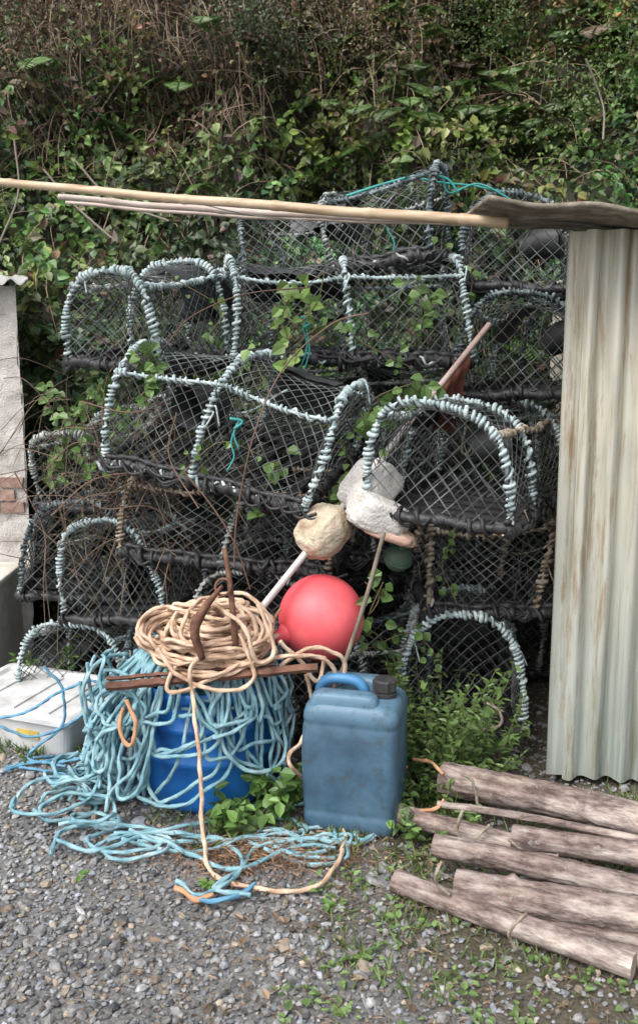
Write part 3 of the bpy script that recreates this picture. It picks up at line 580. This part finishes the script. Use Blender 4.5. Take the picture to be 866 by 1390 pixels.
rope(mb,spline([zz(300,880,2.6),zz(262,900,2.57),zz(262,945,2.57),zz(272,1040,2.5),zz(275,1120,2.45),G(285,1180,.02),G(320,1200,.015),G(400,1210,.015),G(445,1190,.03),G(468,1135,.02),G(440,1085,.02),W(400,1045,2.6),W(392,1025,2.62),W(410,1005,2.66),W(425,960,2.72),W(415,915,2.72)],.01),PR)
rope(mb,spline([zz(250,890,2.62),zz(228,925,2.58),zz(240,940,2.57),zz(330,905,2.6),zz(400,890,2.62),zz(440,895,2.66),zz(455,915,2.68),zz(452,940,2.7)],.01),PR)
rope(mb,spline([zz(380,905,2.64),zz(420,880,2.66),zz(462,890,2.68),zz(466,920,2.7),zz(452,935,2.72)],.01),PR)
rope(mb,spline([zz(380,870,2.64),zz(410,900,2.66),zz(432,925,2.68),zz(440,890,2.7)],.01),PR)
rope(mb,spline([zz(325,860,2.6),zz(345,920,2.58),zz(300,938,2.57),zz(240,915,2.58),zz(215,880,2.6)],.01),PR)
rope(mb,spline([zz(290,820,2.62),zz(330,850,2.56),zz(350,900,2.56),zz(372,880,2.6),zz(350,820,2.64)],.01),PR)
mb.build('peach_rope_coil',[R_peach])
mb=MB()
rope(mb,spline([W(168,960,2.60),W(162,990,2.58),W(178,1012,2.56),W(184,980,2.56),W(172,950,2.6)],.01),.006)
rope(mb,spline([G(238,1205,.02),G(265,1220,.02),G(290,1215,.02)],.01),.007)
rope(mb,spline([W(552,1040,2.7),W(536,1055,2.66),W(536,1085,2.6),W(560,1100,2.55),W(590,1098,2.5),W(602,1085,2.52)],.01),.005)
rope(mb,spline([W(560,1030,2.72),W(585,1035,2.66),W(600,1050,2.6)],.01),.005)
mb.build('orange_rope_end',[R_orange])
mb=MB()
for pts,Y in [([(655,990),(678,985),(678,965),(660,955)],2.75),([(628,1100),(620,1130),(640,1140),(665,1120)],2.40),([(690,1140),(720,1160),(780,1170),(800,1185)],2.3),([(600,1170),(590,1195),(610,1215)],2.15),([(700,1290),(690,1265),(715,1240)],2.0),([(650,1100),(640,1060),(625,1050)],2.5)]:
    rope(mb,spline([W(u,v,Y) for u,v in pts],.01),.0042)
mb.build('old_rope_ends',[R_brown])
# ---------------------------------------------------------------- rusty anchor
M_rust=pm('rusted_iron',[(.3,(.05,.025,.018)),(.5,(.14,.065,.042)),(.75,(.26,.14,.09))],16,.9,60,.9,.006)
sc=W(318,915,2.62); anc=empty('rusty_anchor',tuple(sc))
mb=MB()
a_=W(145,932,2.60); b_=W(432,906,2.60); k=30; P=a_+(b_-a_)*np.linspace(0,1,k)[:,None]+rng.normal(0,.0012,(k,3))
tube(mb,P-sc,.014,4,0,caps=True,smooth=False)
P2=P[:-6]+[0,.012,.019]; tube(mb,P2-sc,.007,4,0,caps=True,smooth=False); mb.build('stock_bar',[M_rust],anc)
mb=MB(); P=spline([W(322,915,2.63),W(318,850,2.60),W(312,790,2.62),W(305,745,2.68)],.02); tube(mb,P-sc,np.linspace(.011,.007,len(P)),8,0,caps=True)
mb.build('shank',[M_rust],anc)
mb=MB(); P=spline([W(275,895,2.56),W(264,855,2.55),W(278,825,2.56),W(302,795,2.60)],.015); tube(mb,P-sc,np.interp(np.linspace(0,1,len(P)),[0,.5,1],[.010,.017,.005]),5,0,caps=True); mb.build('fluke',[M_rust],anc)
mb=MB(); c_=W(303,797,2.60); a=np.linspace(0,2*np.pi,24); P=c_+np.stack([np.cos(a)*.022,np.sin(a)*.01,np.sin(a)*.022],1); tube(mb,P-sc,.004,6,0); mb.build('ring',[M_rust],anc)
# ---------------------------------------------------------------- jerrycan
m,nt,b=newmat('faded_blue_plastic')
n1=noise(nt,4.5,6,.65); n2=noise(nt,22,7,.75)
c1=ramp(nt,n1,[(.3,(.030,.062,.10)),(.5,(.055,.120,.185)),(.7,(.10,.185,.26))])
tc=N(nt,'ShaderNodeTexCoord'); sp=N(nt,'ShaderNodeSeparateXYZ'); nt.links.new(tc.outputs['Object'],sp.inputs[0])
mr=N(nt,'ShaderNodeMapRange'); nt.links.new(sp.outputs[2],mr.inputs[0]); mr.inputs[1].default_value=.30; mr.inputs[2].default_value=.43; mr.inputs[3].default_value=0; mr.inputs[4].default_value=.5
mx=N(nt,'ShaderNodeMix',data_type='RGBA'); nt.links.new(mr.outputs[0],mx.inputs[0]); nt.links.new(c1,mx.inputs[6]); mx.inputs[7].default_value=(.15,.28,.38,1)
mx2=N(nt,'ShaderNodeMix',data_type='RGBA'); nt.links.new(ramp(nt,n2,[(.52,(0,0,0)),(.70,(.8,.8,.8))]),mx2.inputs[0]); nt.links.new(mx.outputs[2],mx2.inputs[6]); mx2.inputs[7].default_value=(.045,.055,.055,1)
nt.links.new(mx2.outputs[2],b.inputs['Base Color']); b.inputs['Roughness'].default_value=.5; bump(nt,b,n2,.25,.003); M_can=m
M_cap=pm('black_cap',[(.3,(.02,.02,.022)),(.7,(.06,.06,.06))],20,.6,60,.3,.002)
M_bh=pm('blue_handle',[(.3,(.03,.13,.30)),(.7,(.07,.24,.44))],5,.5,bstr=0)
can=empty('jerrycan',(.112,2.655,0)); can.rotation_euler=(0,0,R(-14))
mb=MB(); w_,d_=.285,.235
def rr_ring(w,d,z,r,n=9,dx=0):
    P=[]
    for cx_,cy_,a0 in((1,-1,-90),(1,1,0),(-1,1,90),(-1,-1,180)):
        for k in range(n):
            a_=math.radians(a0+k*90/(n-1)); P.append((dx+cx_*(w/2-r)+r*math.cos(a_),cy_*(d/2-r)+r*math.sin(a_),z))
    return P
lev=[(0,.84,.022),(.004,.90,.026),(.02,.965,.03),(.045,1,.032),(.06,1,.032),(.066,.985,.032),(.076,.985,.032),(.082,1,.032),(.17,1.012,.032),(.25,1.012,.032),(.33,1,.032),(.336,.985,.032),(.346,.985,.032),(.352,1,.032),(.368,.995,.036),(.385,.965,.042),(.398,.90,.05),(.404,.80,.05),(.406,.6,.04),(.406,.3,.02),(.406,.02,.001)]
rings=[rr_ring(w_*s_,d_*s_,z_,r_) for z_,s_,r_ in lev]; n=36; V=np.array(rings).reshape(-1,3); m_=len(rings)
i=np.arange(m_-1)[:,None]*n; j=np.arange(n)[None,:]; j2=(j+1)%n
V[:,1]+=.003*np.sin(V[:,2]*14)*np.sign(V[:,1]); V[:,0]+=.002*np.sin(V[:,2]*19)
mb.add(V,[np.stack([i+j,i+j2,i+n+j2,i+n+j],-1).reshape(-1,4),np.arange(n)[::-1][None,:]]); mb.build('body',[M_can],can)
mb=MB(); P=spline([(-.115,0,.385),(-.105,0,.425),(-.07,0,.443),(-.01,0,.443),(.02,0,.425),(.03,0,.39)],.008); A=np.tile([0,1.,0],(len(P),1))
tube(mb,P,.016,12,0,A=A); mb.build('handle',[M_bh],can)
mb=MB()
for sy in(-1,1):
    rings=[rr_ring(.20*s_,.06*s_,z_,.02*s_) for z_,s_ in((.385,1.05),(.410,1),(.424,.93),(.431,.8),(.433,.4),(.433,.02))]
    V=np.array(rings).reshape(-1,3)+[-.02,sy*.07,0]; i=np.arange(5)[:,None]*n; mb.add(V,np.stack([i+j,i+j2,i+n+j2,i+n+j],-1).reshape(-1,4))
mb.build('shoulders',[M_can],can)
mb=MB(); pr=np.array([(.036,.39),(.036,.415),(.030,.417),(.030,.422),(.034,.424),(.034,.452),(.030,.457),(0.001,.458)]); nn=28; th=np.linspace(0,2*np.pi,nn,endpoint=False); rid=np.where((pr[:,1:2]>.423)&(pr[:,1:2]<.455),1+.05*np.sign(np.sin(th*14)),1)
V=np.stack([pr[:,0:1]*rid*np.cos(th)+.085,pr[:,0:1]*rid*np.sin(th),np.broadcast_to(pr[:,1:2],(len(pr),nn))],-1).reshape(-1,3); i=np.arange(len(pr)-1)[:,None]*nn; jj=np.arange(nn)[None,:]; jj2=(jj+1)%nn
mb.add(V,np.stack([i+jj,i+jj2,i+nn+jj2,i+nn+jj],-1).reshape(-1,4),smooth=False); mb.build('screw_cap',[M_cap],can)
# ---------------------------------------------------------------- buoys and floats
def sphere(mb,c,r,nu=56,nv=32,fn=None,mat=0):
    th=np.linspace(0,np.pi,nv); ph=np.linspace(0,2*np.pi,nu,endpoint=False); TH,PH=np.meshgrid(th,ph,indexing='ij')
    D=np.stack([np.sin(TH)*np.cos(PH),np.sin(TH)*np.sin(PH),np.cos(TH)],-1); V=D*np.array(r)
    if fn is not None: V=fn(D,V)
    i=np.arange(nv-1)[:,None]*nu; j=np.arange(nu)[None,:]; j2=(j+1)%nu
    mb.add(V.reshape(-1,3)+np.array(c),np.stack([i+j,i+nu+j,i+nu+j2,i+j2],-1).reshape(-1,4),mat)
m,nt,b=newmat('red_vinyl_buoy')
c1=ramp(nt,noise(nt,5,5),[(.3,(.76,.085,.10)),(.55,(.82,.12,.14)),(.8,(.84,.20,.21))])
mx=N(nt,'ShaderNodeMix',data_type='RGBA'); nt.links.new(ramp(nt,noise(nt,15,8,.85),[(.54,(0,0,0)),(.70,(.7,.7,.7))]),mx.inputs[0]); nt.links.new(c1,mx.inputs[6]); mx.inputs[7].default_value=(.48,.13,.12,1)
nt.links.new(mx.outputs[2],b.inputs['Base Color']); b.inputs['Roughness'].default_value=.5; bump(nt,b,noise(nt,60),.1,.001); M_red=m
bu=empty('red_buoy',tuple(W(436,838,2.88))); mb=MB(); sphere(mb,(0,0,0),(.137,.137,.139)); mb.build('body',[M_red],bu)
mb=MB(); pr=np.array([(.034,0),(.030,.012),(.022,.02),(.018,.04),(.016,.045),(.001,.046)]); nn=20; th=np.linspace(0,2*np.pi,nn,endpoint=False)
V=np.stack([pr[:,0:1]*np.cos(th),pr[:,0:1]*np.sin(th),np.broadcast_to(pr[:,1:2],(len(pr),nn))],-1).reshape(-1,3)
i=np.arange(len(pr)-1)[:,None]*nn; jj=np.arange(nn)[None,:]; jj2=(jj+1)%nn
mb.add(V,np.stack([i+jj,i+jj2,i+nn+jj2,i+nn+jj],-1).reshape(-1,4)); o=mb.build('neck',[M_red],bu)
dv=Vector((-.85,-.45,-.25)).normalized(); o.rotation_euler=dv.to_track_quat('Z','Y').to_euler(); o.location=dv*.128
mb=MB(); e=np.array(dv)*.17; P=spline([e,e+[-.01,-.01,.03],e+[.0,-.02,.07],e+[.02,-.01,.1]],.01); tube(mb,P,.005,6,0,caps=True); mb.build('lanyard',[R_orange],bu)
M_foam=pm('old_foam_float',[(.30,(.18,.11,.06)),(.42,(.42,.34,.24)),(.56,(.56,.49,.37)),(.75,(.56,.38,.29))],12,.95,55,1.0,.012,detail=9)
M_styro=pm('polystyrene_float',[(.30,(.36,.32,.28)),(.42,(.64,.62,.58)),(.8,(.78,.77,.75))],11,.95,110,1.0,.012,detail=9)
M_pinkf=pm('pink_float',[(.3,(.46,.26,.19)),(.7,(.62,.44,.36))],12,.8,80,.6,.006)
def lump(e,amp,fr,seed):
    r_=np.random.default_rng(seed); ks=r_.normal(0,fr,(14,3)); p_=r_.uniform(0,6.28,14); k2=r_.normal(0,fr*4,(16,3)); p2=r_.uniform(0,6.28,16)
    def f(D,V):
        D2=np.sign(D)*np.abs(D)**e; s_=sum(np.sin(D@k_+q_) for k_,q_ in zip(ks,p_))/14; s2=sum(np.sin(D@k_+q_) for k_,q_ in zip(k2,p2))/16
        return D2*(V/np.where(np.abs(D)<1e-6,1e-6,D))*(1+amp*s_[...,None]*2+amp*.9*s2[...,None])
    return f
sc=W(428,735,2.86); dan=empty('dan_buoy',tuple(sc))
A0=W(345,838,2.72); A1=W(664,440,3.36)
M_pole=pm('grey_white_pole',[(.3,(.34,.32,.31)),(.6,(.52,.50,.49)),(.85,(.62,.6,.58))],6,.6,60,.3,.002)
M_polew=pm('pink_wood_pole',[(.3,(.26,.16,.13)),(.6,(.48,.38,.34)),(.85,(.60,.53,.49))],9,.8,60,.4,.003,detail=8)
M_flag=pm('orange_flag_cloth',[(.3,(.13,.045,.03)),(.6,(.24,.09,.055)),(.85,(.33,.16,.11))],12,.95,60,.4,.003)
s_=np.linspace(0,1,30)[:,None]; P=A0+(A1-A0)*s_
mb=MB(); tube(mb,P[:19]-sc,.011,12,0,caps=True); mb.build('staff',[M_pole],dan)
mb=MB(); tube(mb,P[17:]-sc,.0105,10,0,caps=True); mb.build('upper_staff',[M_polew],dan)
def onpole(f): return A0+(A1-A0)*f-sc
ax=Vector(A1-A0).normalized().to_track_quat('Z','Y').to_euler()
mb=MB(); sphere(mb,(0,0,0),(.080,.07,.092),fn=lump(.78,.14,2.2,3)); o=mb.build('foam_float',[M_foam],dan); o.location=onpole(.262); o.rotation_euler=ax
mb=MB(); sphere(mb,(0,0,0),(.082,.07,.090),fn=lump(.5,.12,2.5,5)); o=mb.build('polystyrene_float',[M_styro],dan); o.location=onpole(.425)+np.array([.020,-.03,-.01]); o.rotation_euler=ax
mb=MB(); sphere(mb,(0,0,0),(.100,.07,.058),fn=lump(.5,.13,2.5,8)); o=mb.build('polystyrene_float_lower',[M_styro],dan); o.location=W(512,700,2.88)-sc; o.rotation_euler=(0,.45,.3)
mb=MB(); sphere(mb,(0,0,0),(.090,.06,.024),fn=lump(.6,.12,2.5,9)); o=mb.build('pink_float',[M_pinkf],dan); o.location=W(526,722,2.88)-sc; o.rotation_euler=(0,.35,0)
mb=MB(); q0=onpole(.90); q1=onpole(.76); k=14; s1=np.linspace(0,1,k); s2=np.linspace(0,1,18)
A_,B_=np.meshgrid(s1,s2); V=q0+(q1-q0)*A_[...,None]+np.array([-.03,.03,-.30])*(B_[...,None]*(1-.5*A_[...,None]))+ (np.sin(A_*17+B_*4)*.022*B_+.012*np.sin(B_*11))[...,None]*np.array([.6,-1,0])
i=(np.arange(17)[:,None]*k+np.arange(k-1)[None,:]).ravel(); mb.add(V.reshape(-1,3),np.stack([i,i+1,i+k+1,i+k],1)); mb.build('flag',[M_flag],dan)
M_grn=pm('green_float',[(.3,(.03,.06,.04)),(.7,(.07,.12,.085))],7,.6,60,.2,.002)
mb=MB(); sphere(mb,(0,0,0),(.047,.047,.047),32,20); sphere(mb,(0,0,.047),(.012,.012,.01),12,8)
a=np.linspace(0,2*np.pi,40); tube(mb,np.stack([np.cos(a)*.0475,np.sin(a)*.0475,0*a],1),.003,5,0); o=mb.build('green_float',[M_grn]); o.location=W(540,757,2.98); o.rotation_euler=(.5,.3,0)
mb=MB(); P=spline([W(452,945,2.70),W(478,870,2.74),W(500,800,2.76),W(521,722,2.79)],.02); tube(mb,P,.007*(1+.06*np.sin(np.arange(len(P)))),7,0,caps=True); mb.build('wooden_stake',[M_wood])
# ---------------------------------------------------------------- logs
m,nt,b=newmat('bark')
n1=noise(nt,22,9,.72,stretch=(.35,1.4,1.4)); n2=noise(nt,5,5,.65); n3=noise(nt,30,7,.8)
c1=ramp(nt,n1,[(.34,(.055,.042,.038)),(.44,(.17,.14,.13)),(.53,(.31,.27,.25)),(.66,(.50,.46,.43))])
c2=ramp(nt,n2,[(.36,(.72,.60,.56)),(.5,(1.05,.99,.96)),(.66,(1.4,1.36,1.32))])
mx=N(nt,'ShaderNodeMix',data_type='RGBA',blend_type='MULTIPLY'); mx.inputs[0].default_value=1; nt.links.new(c1,mx.inputs[6]); nt.links.new(c2,mx.inputs[7])
mx2=N(nt,'ShaderNodeMix',data_type='RGBA'); nt.links.new(ramp(nt,n3,[(.57,(0,0,0)),(.66,(.7,.7,.7))]),mx2.inputs[0]); nt.links.new(mx.outputs[2],mx2.inputs[6]); mx2.inputs[7].default_value=(.42,.42,.38,1)
ad=N(nt,'ShaderNodeMath',operation='ADD'); nt.links.new(n1,ad.inputs[0]); nt.links.new(n3,ad.inputs[1])
nt.links.new(mx2.outputs[2],b.inputs['Base Color']); b.inputs['Roughness'].default_value=.95; b.inputs['Specular IOR Level'].default_value=.2; bump(nt,b,ad.outputs[0],.7,.010); M_bark=m
M_cut=pm('sawn_end',[(.3,(.26,.20,.14)),(.7,(.46,.38,.30))],18,.85,60,.4,.003)
def log(a,b,r,bend=.012):
    a=np.array(a);b=np.array(b); L=np.linalg.norm(b-a); k=int(L/.005); nn=64
    s_=np.linspace(0,L,k); th=np.linspace(0,2*np.pi,nn,endpoint=False); sd=rng.uniform(0,50)
    ct,st_=np.cos(th)[None],np.sin(th)[None]; S_=s_[:,None]
    crack=np.abs(vn(S_*9+sd,st_*7+ct*6+sd)+.4*vn(S_*30+sd,st_*14+ct*12)-.7); crack=np.clip(1-crack/.08,0,1)
    Rr=r*(1+.12*(vn(S_*5+sd,ct*0+sd)-.5)+.06*(vn(S_*9+sd,ct*2+sd)-.5)+.06*(vn(S_*20+sd,st_*4+ct*2.3+sd)-.5)+.05*(vn(S_*45+sd,st_*9+ct*7+sd)-.5)+.05*(vn(S_*110+sd,st_*15+ct*13+sd)-.5)-.06*crack)
    for _ in range(int(L/.17)):
        ks,kt=rng.uniform(0,L),rng.uniform(0,6.28); Rr=Rr+r*.3*np.exp(-((S_-ks)/.012)**2-(np.angle(np.exp(1j*(th[None]-kt)))/.28)**2)
    Yb=bend*np.sin(s_*4+sd); Zb=bend*.6*np.sin(s_*3.3+sd*2)
    V=np.stack([np.broadcast_to(S_-L/2,Rr.shape),Yb[:,None]+Rr*np.cos(th),Zb[:,None]+Rr*np.sin(th)],-1)
    mb=MB(); i=np.arange(k-1)[:,None]*nn; j=np.arange(nn)[None,:]; j2=(j+1)%nn
    c0=V[0].mean(0); c1=V[-1].mean(0); VV=np.concatenate([V.reshape(-1,3),V[0],V[-1],c0[None],c1[None]]); m0=k*nn; m1=m0+nn; cc=m1+nn
    jj=np.arange(nn); jk=(jj+1)%nn
    mb.add(VV,[np.stack([i+j,i+j2,i+nn+j2,i+nn+j],-1).reshape(-1,4)],0)
    mb.f.append((np.stack([m0+jk,m0+jj,np.full(nn,cc)],1),1,False)); mb.f.append((np.stack([m1+jj,m1+jk,np.full(nn,cc+1)],1),1,False))
    o=mb.build('log',[M_bark,M_cut]); o.location=(a+b)/2; o.rotation_euler=Vector(b-a).to_track_quat('X','Z').to_euler(); return o
log(W(600,1056,2.66),W(905,1128,2.36),.048)
log(W(527,1102,2.58),W(760,1160,2.36),.029)
log(W(592,1100,2.50),W(905,1142,2.30),.010,.02)
log(W(695,1137,2.40),W(920,1176,2.25),.033)
log(W(588,1150,2.33),W(930,1228,2.10),.032)
log(W(620,1197,2.20),W(940,1256,2.00),.043)
log(W(538,1197,2.27),W(860,1312,1.93),.029)
log(G(650,1150,.03),G(930,1215,.03),.030)
log(G(700,1240,.03),G(960,1300,.03),.030)
log(W(745,1268,2.06),W(980,1330,1.90),.024)
# ---------------------------------------------------------------- weeds, vines
def weed(name,c,rad,h,ns,ls,col,wid=.3,lp=9,spread=.5):
    mb=MB()
    for k in range(ns):
        a_=rng.uniform(0,6.28); r_=rad*math.sqrt(rng.random())*.6; b0=np.array([c[0]+r_*math.cos(a_),c[1]+r_*math.sin(a_),0.])
        hh_=h*rng.uniform(.5,1.1); tip=b0+np.array([math.cos(a_)*rad*spread,math.sin(a_)*rad*spread,hh_])+rng.normal(0,.02,3)
        P=spline([b0,(b0+tip)/2+[0,0,hh_*.1],tip],.02); thin(mb,P,.0016,1,3,np.array([.12,.15,.06]))
        q=P[np.linspace(len(P)*.2,len(P)-1,lp).astype(int)]; m_=lp*2
        pp=np.repeat(q,2,0); d=rv(m_)*[1,1,.5]+[0,-.1,.25]
        leaves(mb,pp,d,norm(rv(m_)*.5+np.array([0,-.3,1])),rng.uniform(.6,1.15,m_)*ls,np.array(col)*rng.uniform(.5,1.5,(m_,1)),wid=wid)
    return mb.build(name,[M_leaf,M_stem])
gc=(.10,.18,.048); lc=(.18,.29,.075)
weed('weed_bush',(.40,2.93),.20,.38,58,.034,(.11,.18,.05),.22,14,.7)
weed('weed_bush',(.50,2.86),.16,.22,36,.028,(.12,.19,.05),.22,12,.7)
weed('weed_bush',(.35,2.78),.14,.20,30,.032,(.11,.18,.048),.24,11,.7)
weed('nettle_plant',(-.06,2.68),.12,.17,15,.055,(.12,.23,.06),.36,7)
weed('nettle_plant',(-.24,2.58),.09,.09,9,.048,(.12,.22,.055),.36,6)
weed('nettle_plant',(.02,2.78),.1,.25,12,.06,gc,.36,6)
weed('nettle_plant',(-1.12,3.62),.14,.15,24,.035,(.14,.25,.06),.25,8)
weed('nettle_plant',(-1.0,3.45),.2,.10,24,.03,(.14,.25,.06),.25,8)
weed('nettle_plant',(.33,2.55),.14,.12,20,.032,(.12,.21,.055),.3,6)
mb=MB()
def tuft(x_,y_,r_,n,h,col,w=.07):
    p=np.stack([x_+rng.normal(0,r_,n),y_+rng.normal(0,r_,n),np.zeros(n)],1); d=rv(n)*[.7,.7,.2]+[0,0,.8]
    leaves(mb,p,d,rv(n),rng.uniform(.5,1.2,n)*h,np.array(col)*rng.uniform(.5,1.5,(n,1)),wid=w,fold=.1,droop=.3)
for k in range(120):
    x_=rng.uniform(.0,1.1); y_=rng.uniform(1.9,2.8); tuft(x_,y_,.04,14,.042,(.14,.20,.065))
for k in range(150):
    x_=rng.uniform(-.1,1.3); y_=rng.uniform(1.75,2.55); n=7; p=np.stack([x_+rng.normal(0,.02,n),y_+rng.normal(0,.02,n),rng.uniform(.004,.02,n)],1)
    leaves(mb,p,rv(n)*[1,1,.3]+[0,0,.15],np.tile([0,-.2,1.],(n,1))+rv(n)*.3,rng.uniform(.010,.026,n),np.array((.13,.21,.065))*rng.uniform(.6,1.5,(n,1)),wid=.36)
for k in range(40): tuft(rng.uniform(-1.3,-.7),rng.uniform(3.0,3.6),.04,14,.05,(.13,.2,.05))
for k in range(50): tuft(rng.uniform(-.5,.5),rng.uniform(2.5,2.8),.03,12,.05,(.12,.18,.05))
for (x_,y_) in [(-.65,2.33),(-.3,2.3),(.02,2.2),(.1,2.0)]:
    n=6; p=np.tile([x_,y_,.012],(n,1)); leaves(mb,p,rv(n)*[1,1,.1],np.tile([0,0,1.],(n,1)),.03,np.tile([.13,.24,.06],(n,1)),wid=.35)
n=3000; x=rng.normal(.2,.5,n); y=rng.uniform(1.75,2.75,n); p=np.stack([x,y,np.full(n,.008)+rng.random(n)*.010],1)
leaves(mb,p,rv(n)*[1,1,.15],np.tile([0,0,1.],(n,1))+rv(n)*.5,rng.uniform(.010,.036,n),np.array([.28,.20,.13])*rng.uniform(.4,1.3,(n,1)),wid=rng.choice([.05,.06,.08,.3],n,p=[.42,.36,.18,.04]))
n=1500; x=rng.normal(-.14,.15,n); y=rng.normal(2.44,.06,n); p=np.stack([x,y,np.full(n,.012)+rng.random(n)*.015],1)
leaves(mb,p,rv(n)*[1,1,.15],np.tile([0,0,1.],(n,1))+rv(n)*.5,rng.uniform(.015,.045,n),np.array([.40,.25,.15])*rng.uniform(.3,1.2,(n,1)),wid=.05)
mb.build('grass_and_litter',[M_leaf])
def vine(pts,Y,nl,ls=.05,col=lc,stem=(.14,.12,.06)):
    mb=MB(); P=spline([W(u,v,Y+rng.normal(0,.02)) for u,v in pts],.015); thin(mb,P,.0020,1,4,np.array(stem))
    if nl:
        idx=rng.integers(0,len(P),nl); q=P[idx]+rng.normal(0,.022,(nl,3))
        leaves(mb,q,rv(nl)*[1,.4,.6]+[0,-.2,-.5],norm(rv(nl)*.5+np.array([0,-1,.6])),rng.uniform(.5,1.2,nl)*ls,np.array(col)*rng.uniform(.6,1.4,(nl,1)),wid=.46)
    return mb.build('bindweed_vine',[M_leaf,M_stem])
vine([(395,480),(385,420),(420,385),(440,370)],3.2,18); vine([(440,372),(430,410),(400,440),(380,395)],3.18,14,.045)
vine([(560,380),(575,420),(590,400),(570,440)],3.25,20,.04,gc); vine([(350,520),(440,440),(500,470),(560,500)],3.2,18,.035,gc)
vine([(490,560),(500,590),(530,560),(545,540)],3.05,22,.05,gc); vine([(500,570),(510,540),(560,520),(580,510)],3.1,20,.045,gc)
vine([(495,790),(515,810),(500,835),(520,790)],2.82,12,.05,gc); vine([(350,700),(355,680),(380,620),(375,640)],3.0,8,.05,gc)
vine([(185,500),(195,480),(210,510),(190,540)],3.1,34,.045,gc); vine([(150,560),(170,600),(130,640),(110,600)],3.4,40,.04,gc)
vine([(130,520),(160,560),(190,590)],3.4,30,.04,gc); vine([(90,600),(110,560),(150,530)],3.6,36,.04,gc); vine([(60,520),(90,580),(70,650)],3.7,50,.045,gc)
vine([(330,480),(370,500),(400,480)],3.1,6,.045,lc); vine([(460,600),(480,640),(450,690)],3.1,14,.045,gc); vine([(640,560),(670,600),(660,640)],3.2,8,.03,gc)
vine([(480,840),(520,870),(540,910)],3.1,16,.04,gc); vine([(250,640),(300,600),(360,620)],3.0,10,.03,gc); vine([(600,330),(640,380),(620,440)],3.5,14,.035,gc); vine([(240,380),(300,420),(280,460)],3.3,12,.03,gc)
vine([(640,700),(600,760),(620,820)],3.1,10,.035,gc); vine([(500,880),(560,860),(600,900)],3.05,14,.035,gc)
mb=MB()
for pts,Y in [([(318,770),(322,700),(345,590),(385,500),(450,440),(500,425)],2.82),([(250,640),(290,690),(320,740),(340,800)],2.88),([(110,545),(180,560),(240,540)],3.1),([(225,470),(260,430),(330,400),(420,390)],3.1),([(60,640),(110,600),(180,640),(200,700)],3.35),([(90,660),(140,690),(210,690),(260,750)],3.3),([(130,600),(160,650),(150,720)],3.35),([(70,700),(130,650),(220,640)],3.3),([(240,560),(230,620),(270,690)],2.95),([(20,640),(60,720),(60,790)],3.45)]:
    P=spline([W(u,v,Y+rng.normal(0,.03)) for u,v in pts],.02); thin(mb,P,.0026,0,5,np.array([.18,.11,.08])*rng.uniform(.6,1.4))
for k in range(220):
    u=rng.uniform(60,260); v=rng.uniform(500,780); Y=rng.uniform(3.3,3.55); p=W(u,v,Y); d=rng.normal(0,.09,3)
    P=spline([p,p+d+[0,-.02,.02],p+d*1.9+[0,0,-.06]],.03); thin(mb,P,rng.uniform(.0010,.0022),0,3,np.array([.18,.13,.09])*rng.uniform(.4,1.4))
mb.build('dry_bramble_canes',[M_stem])
# ---------------------------------------------------------------- camera
cam=bpy.data.cameras.new('camera'); co=bpy.data.objects.new('camera',cam); scene.collection.objects.link(co)
co.location=(0,0,CAMZ); co.rotation_euler=(math.radians(90)-PITCH,0,0)
cam.sensor_fit='VERTICAL'; cam.sensor_height=36; cam.lens=FPX/1390*36; cam.shift_y=-45/1390; cam.clip_start=.05; cam.clip_end=500
cam.dof.use_dof=True; cam.dof.focus_distance=2.95; cam.dof.aperture_fstop=5.6
scene.camera=co
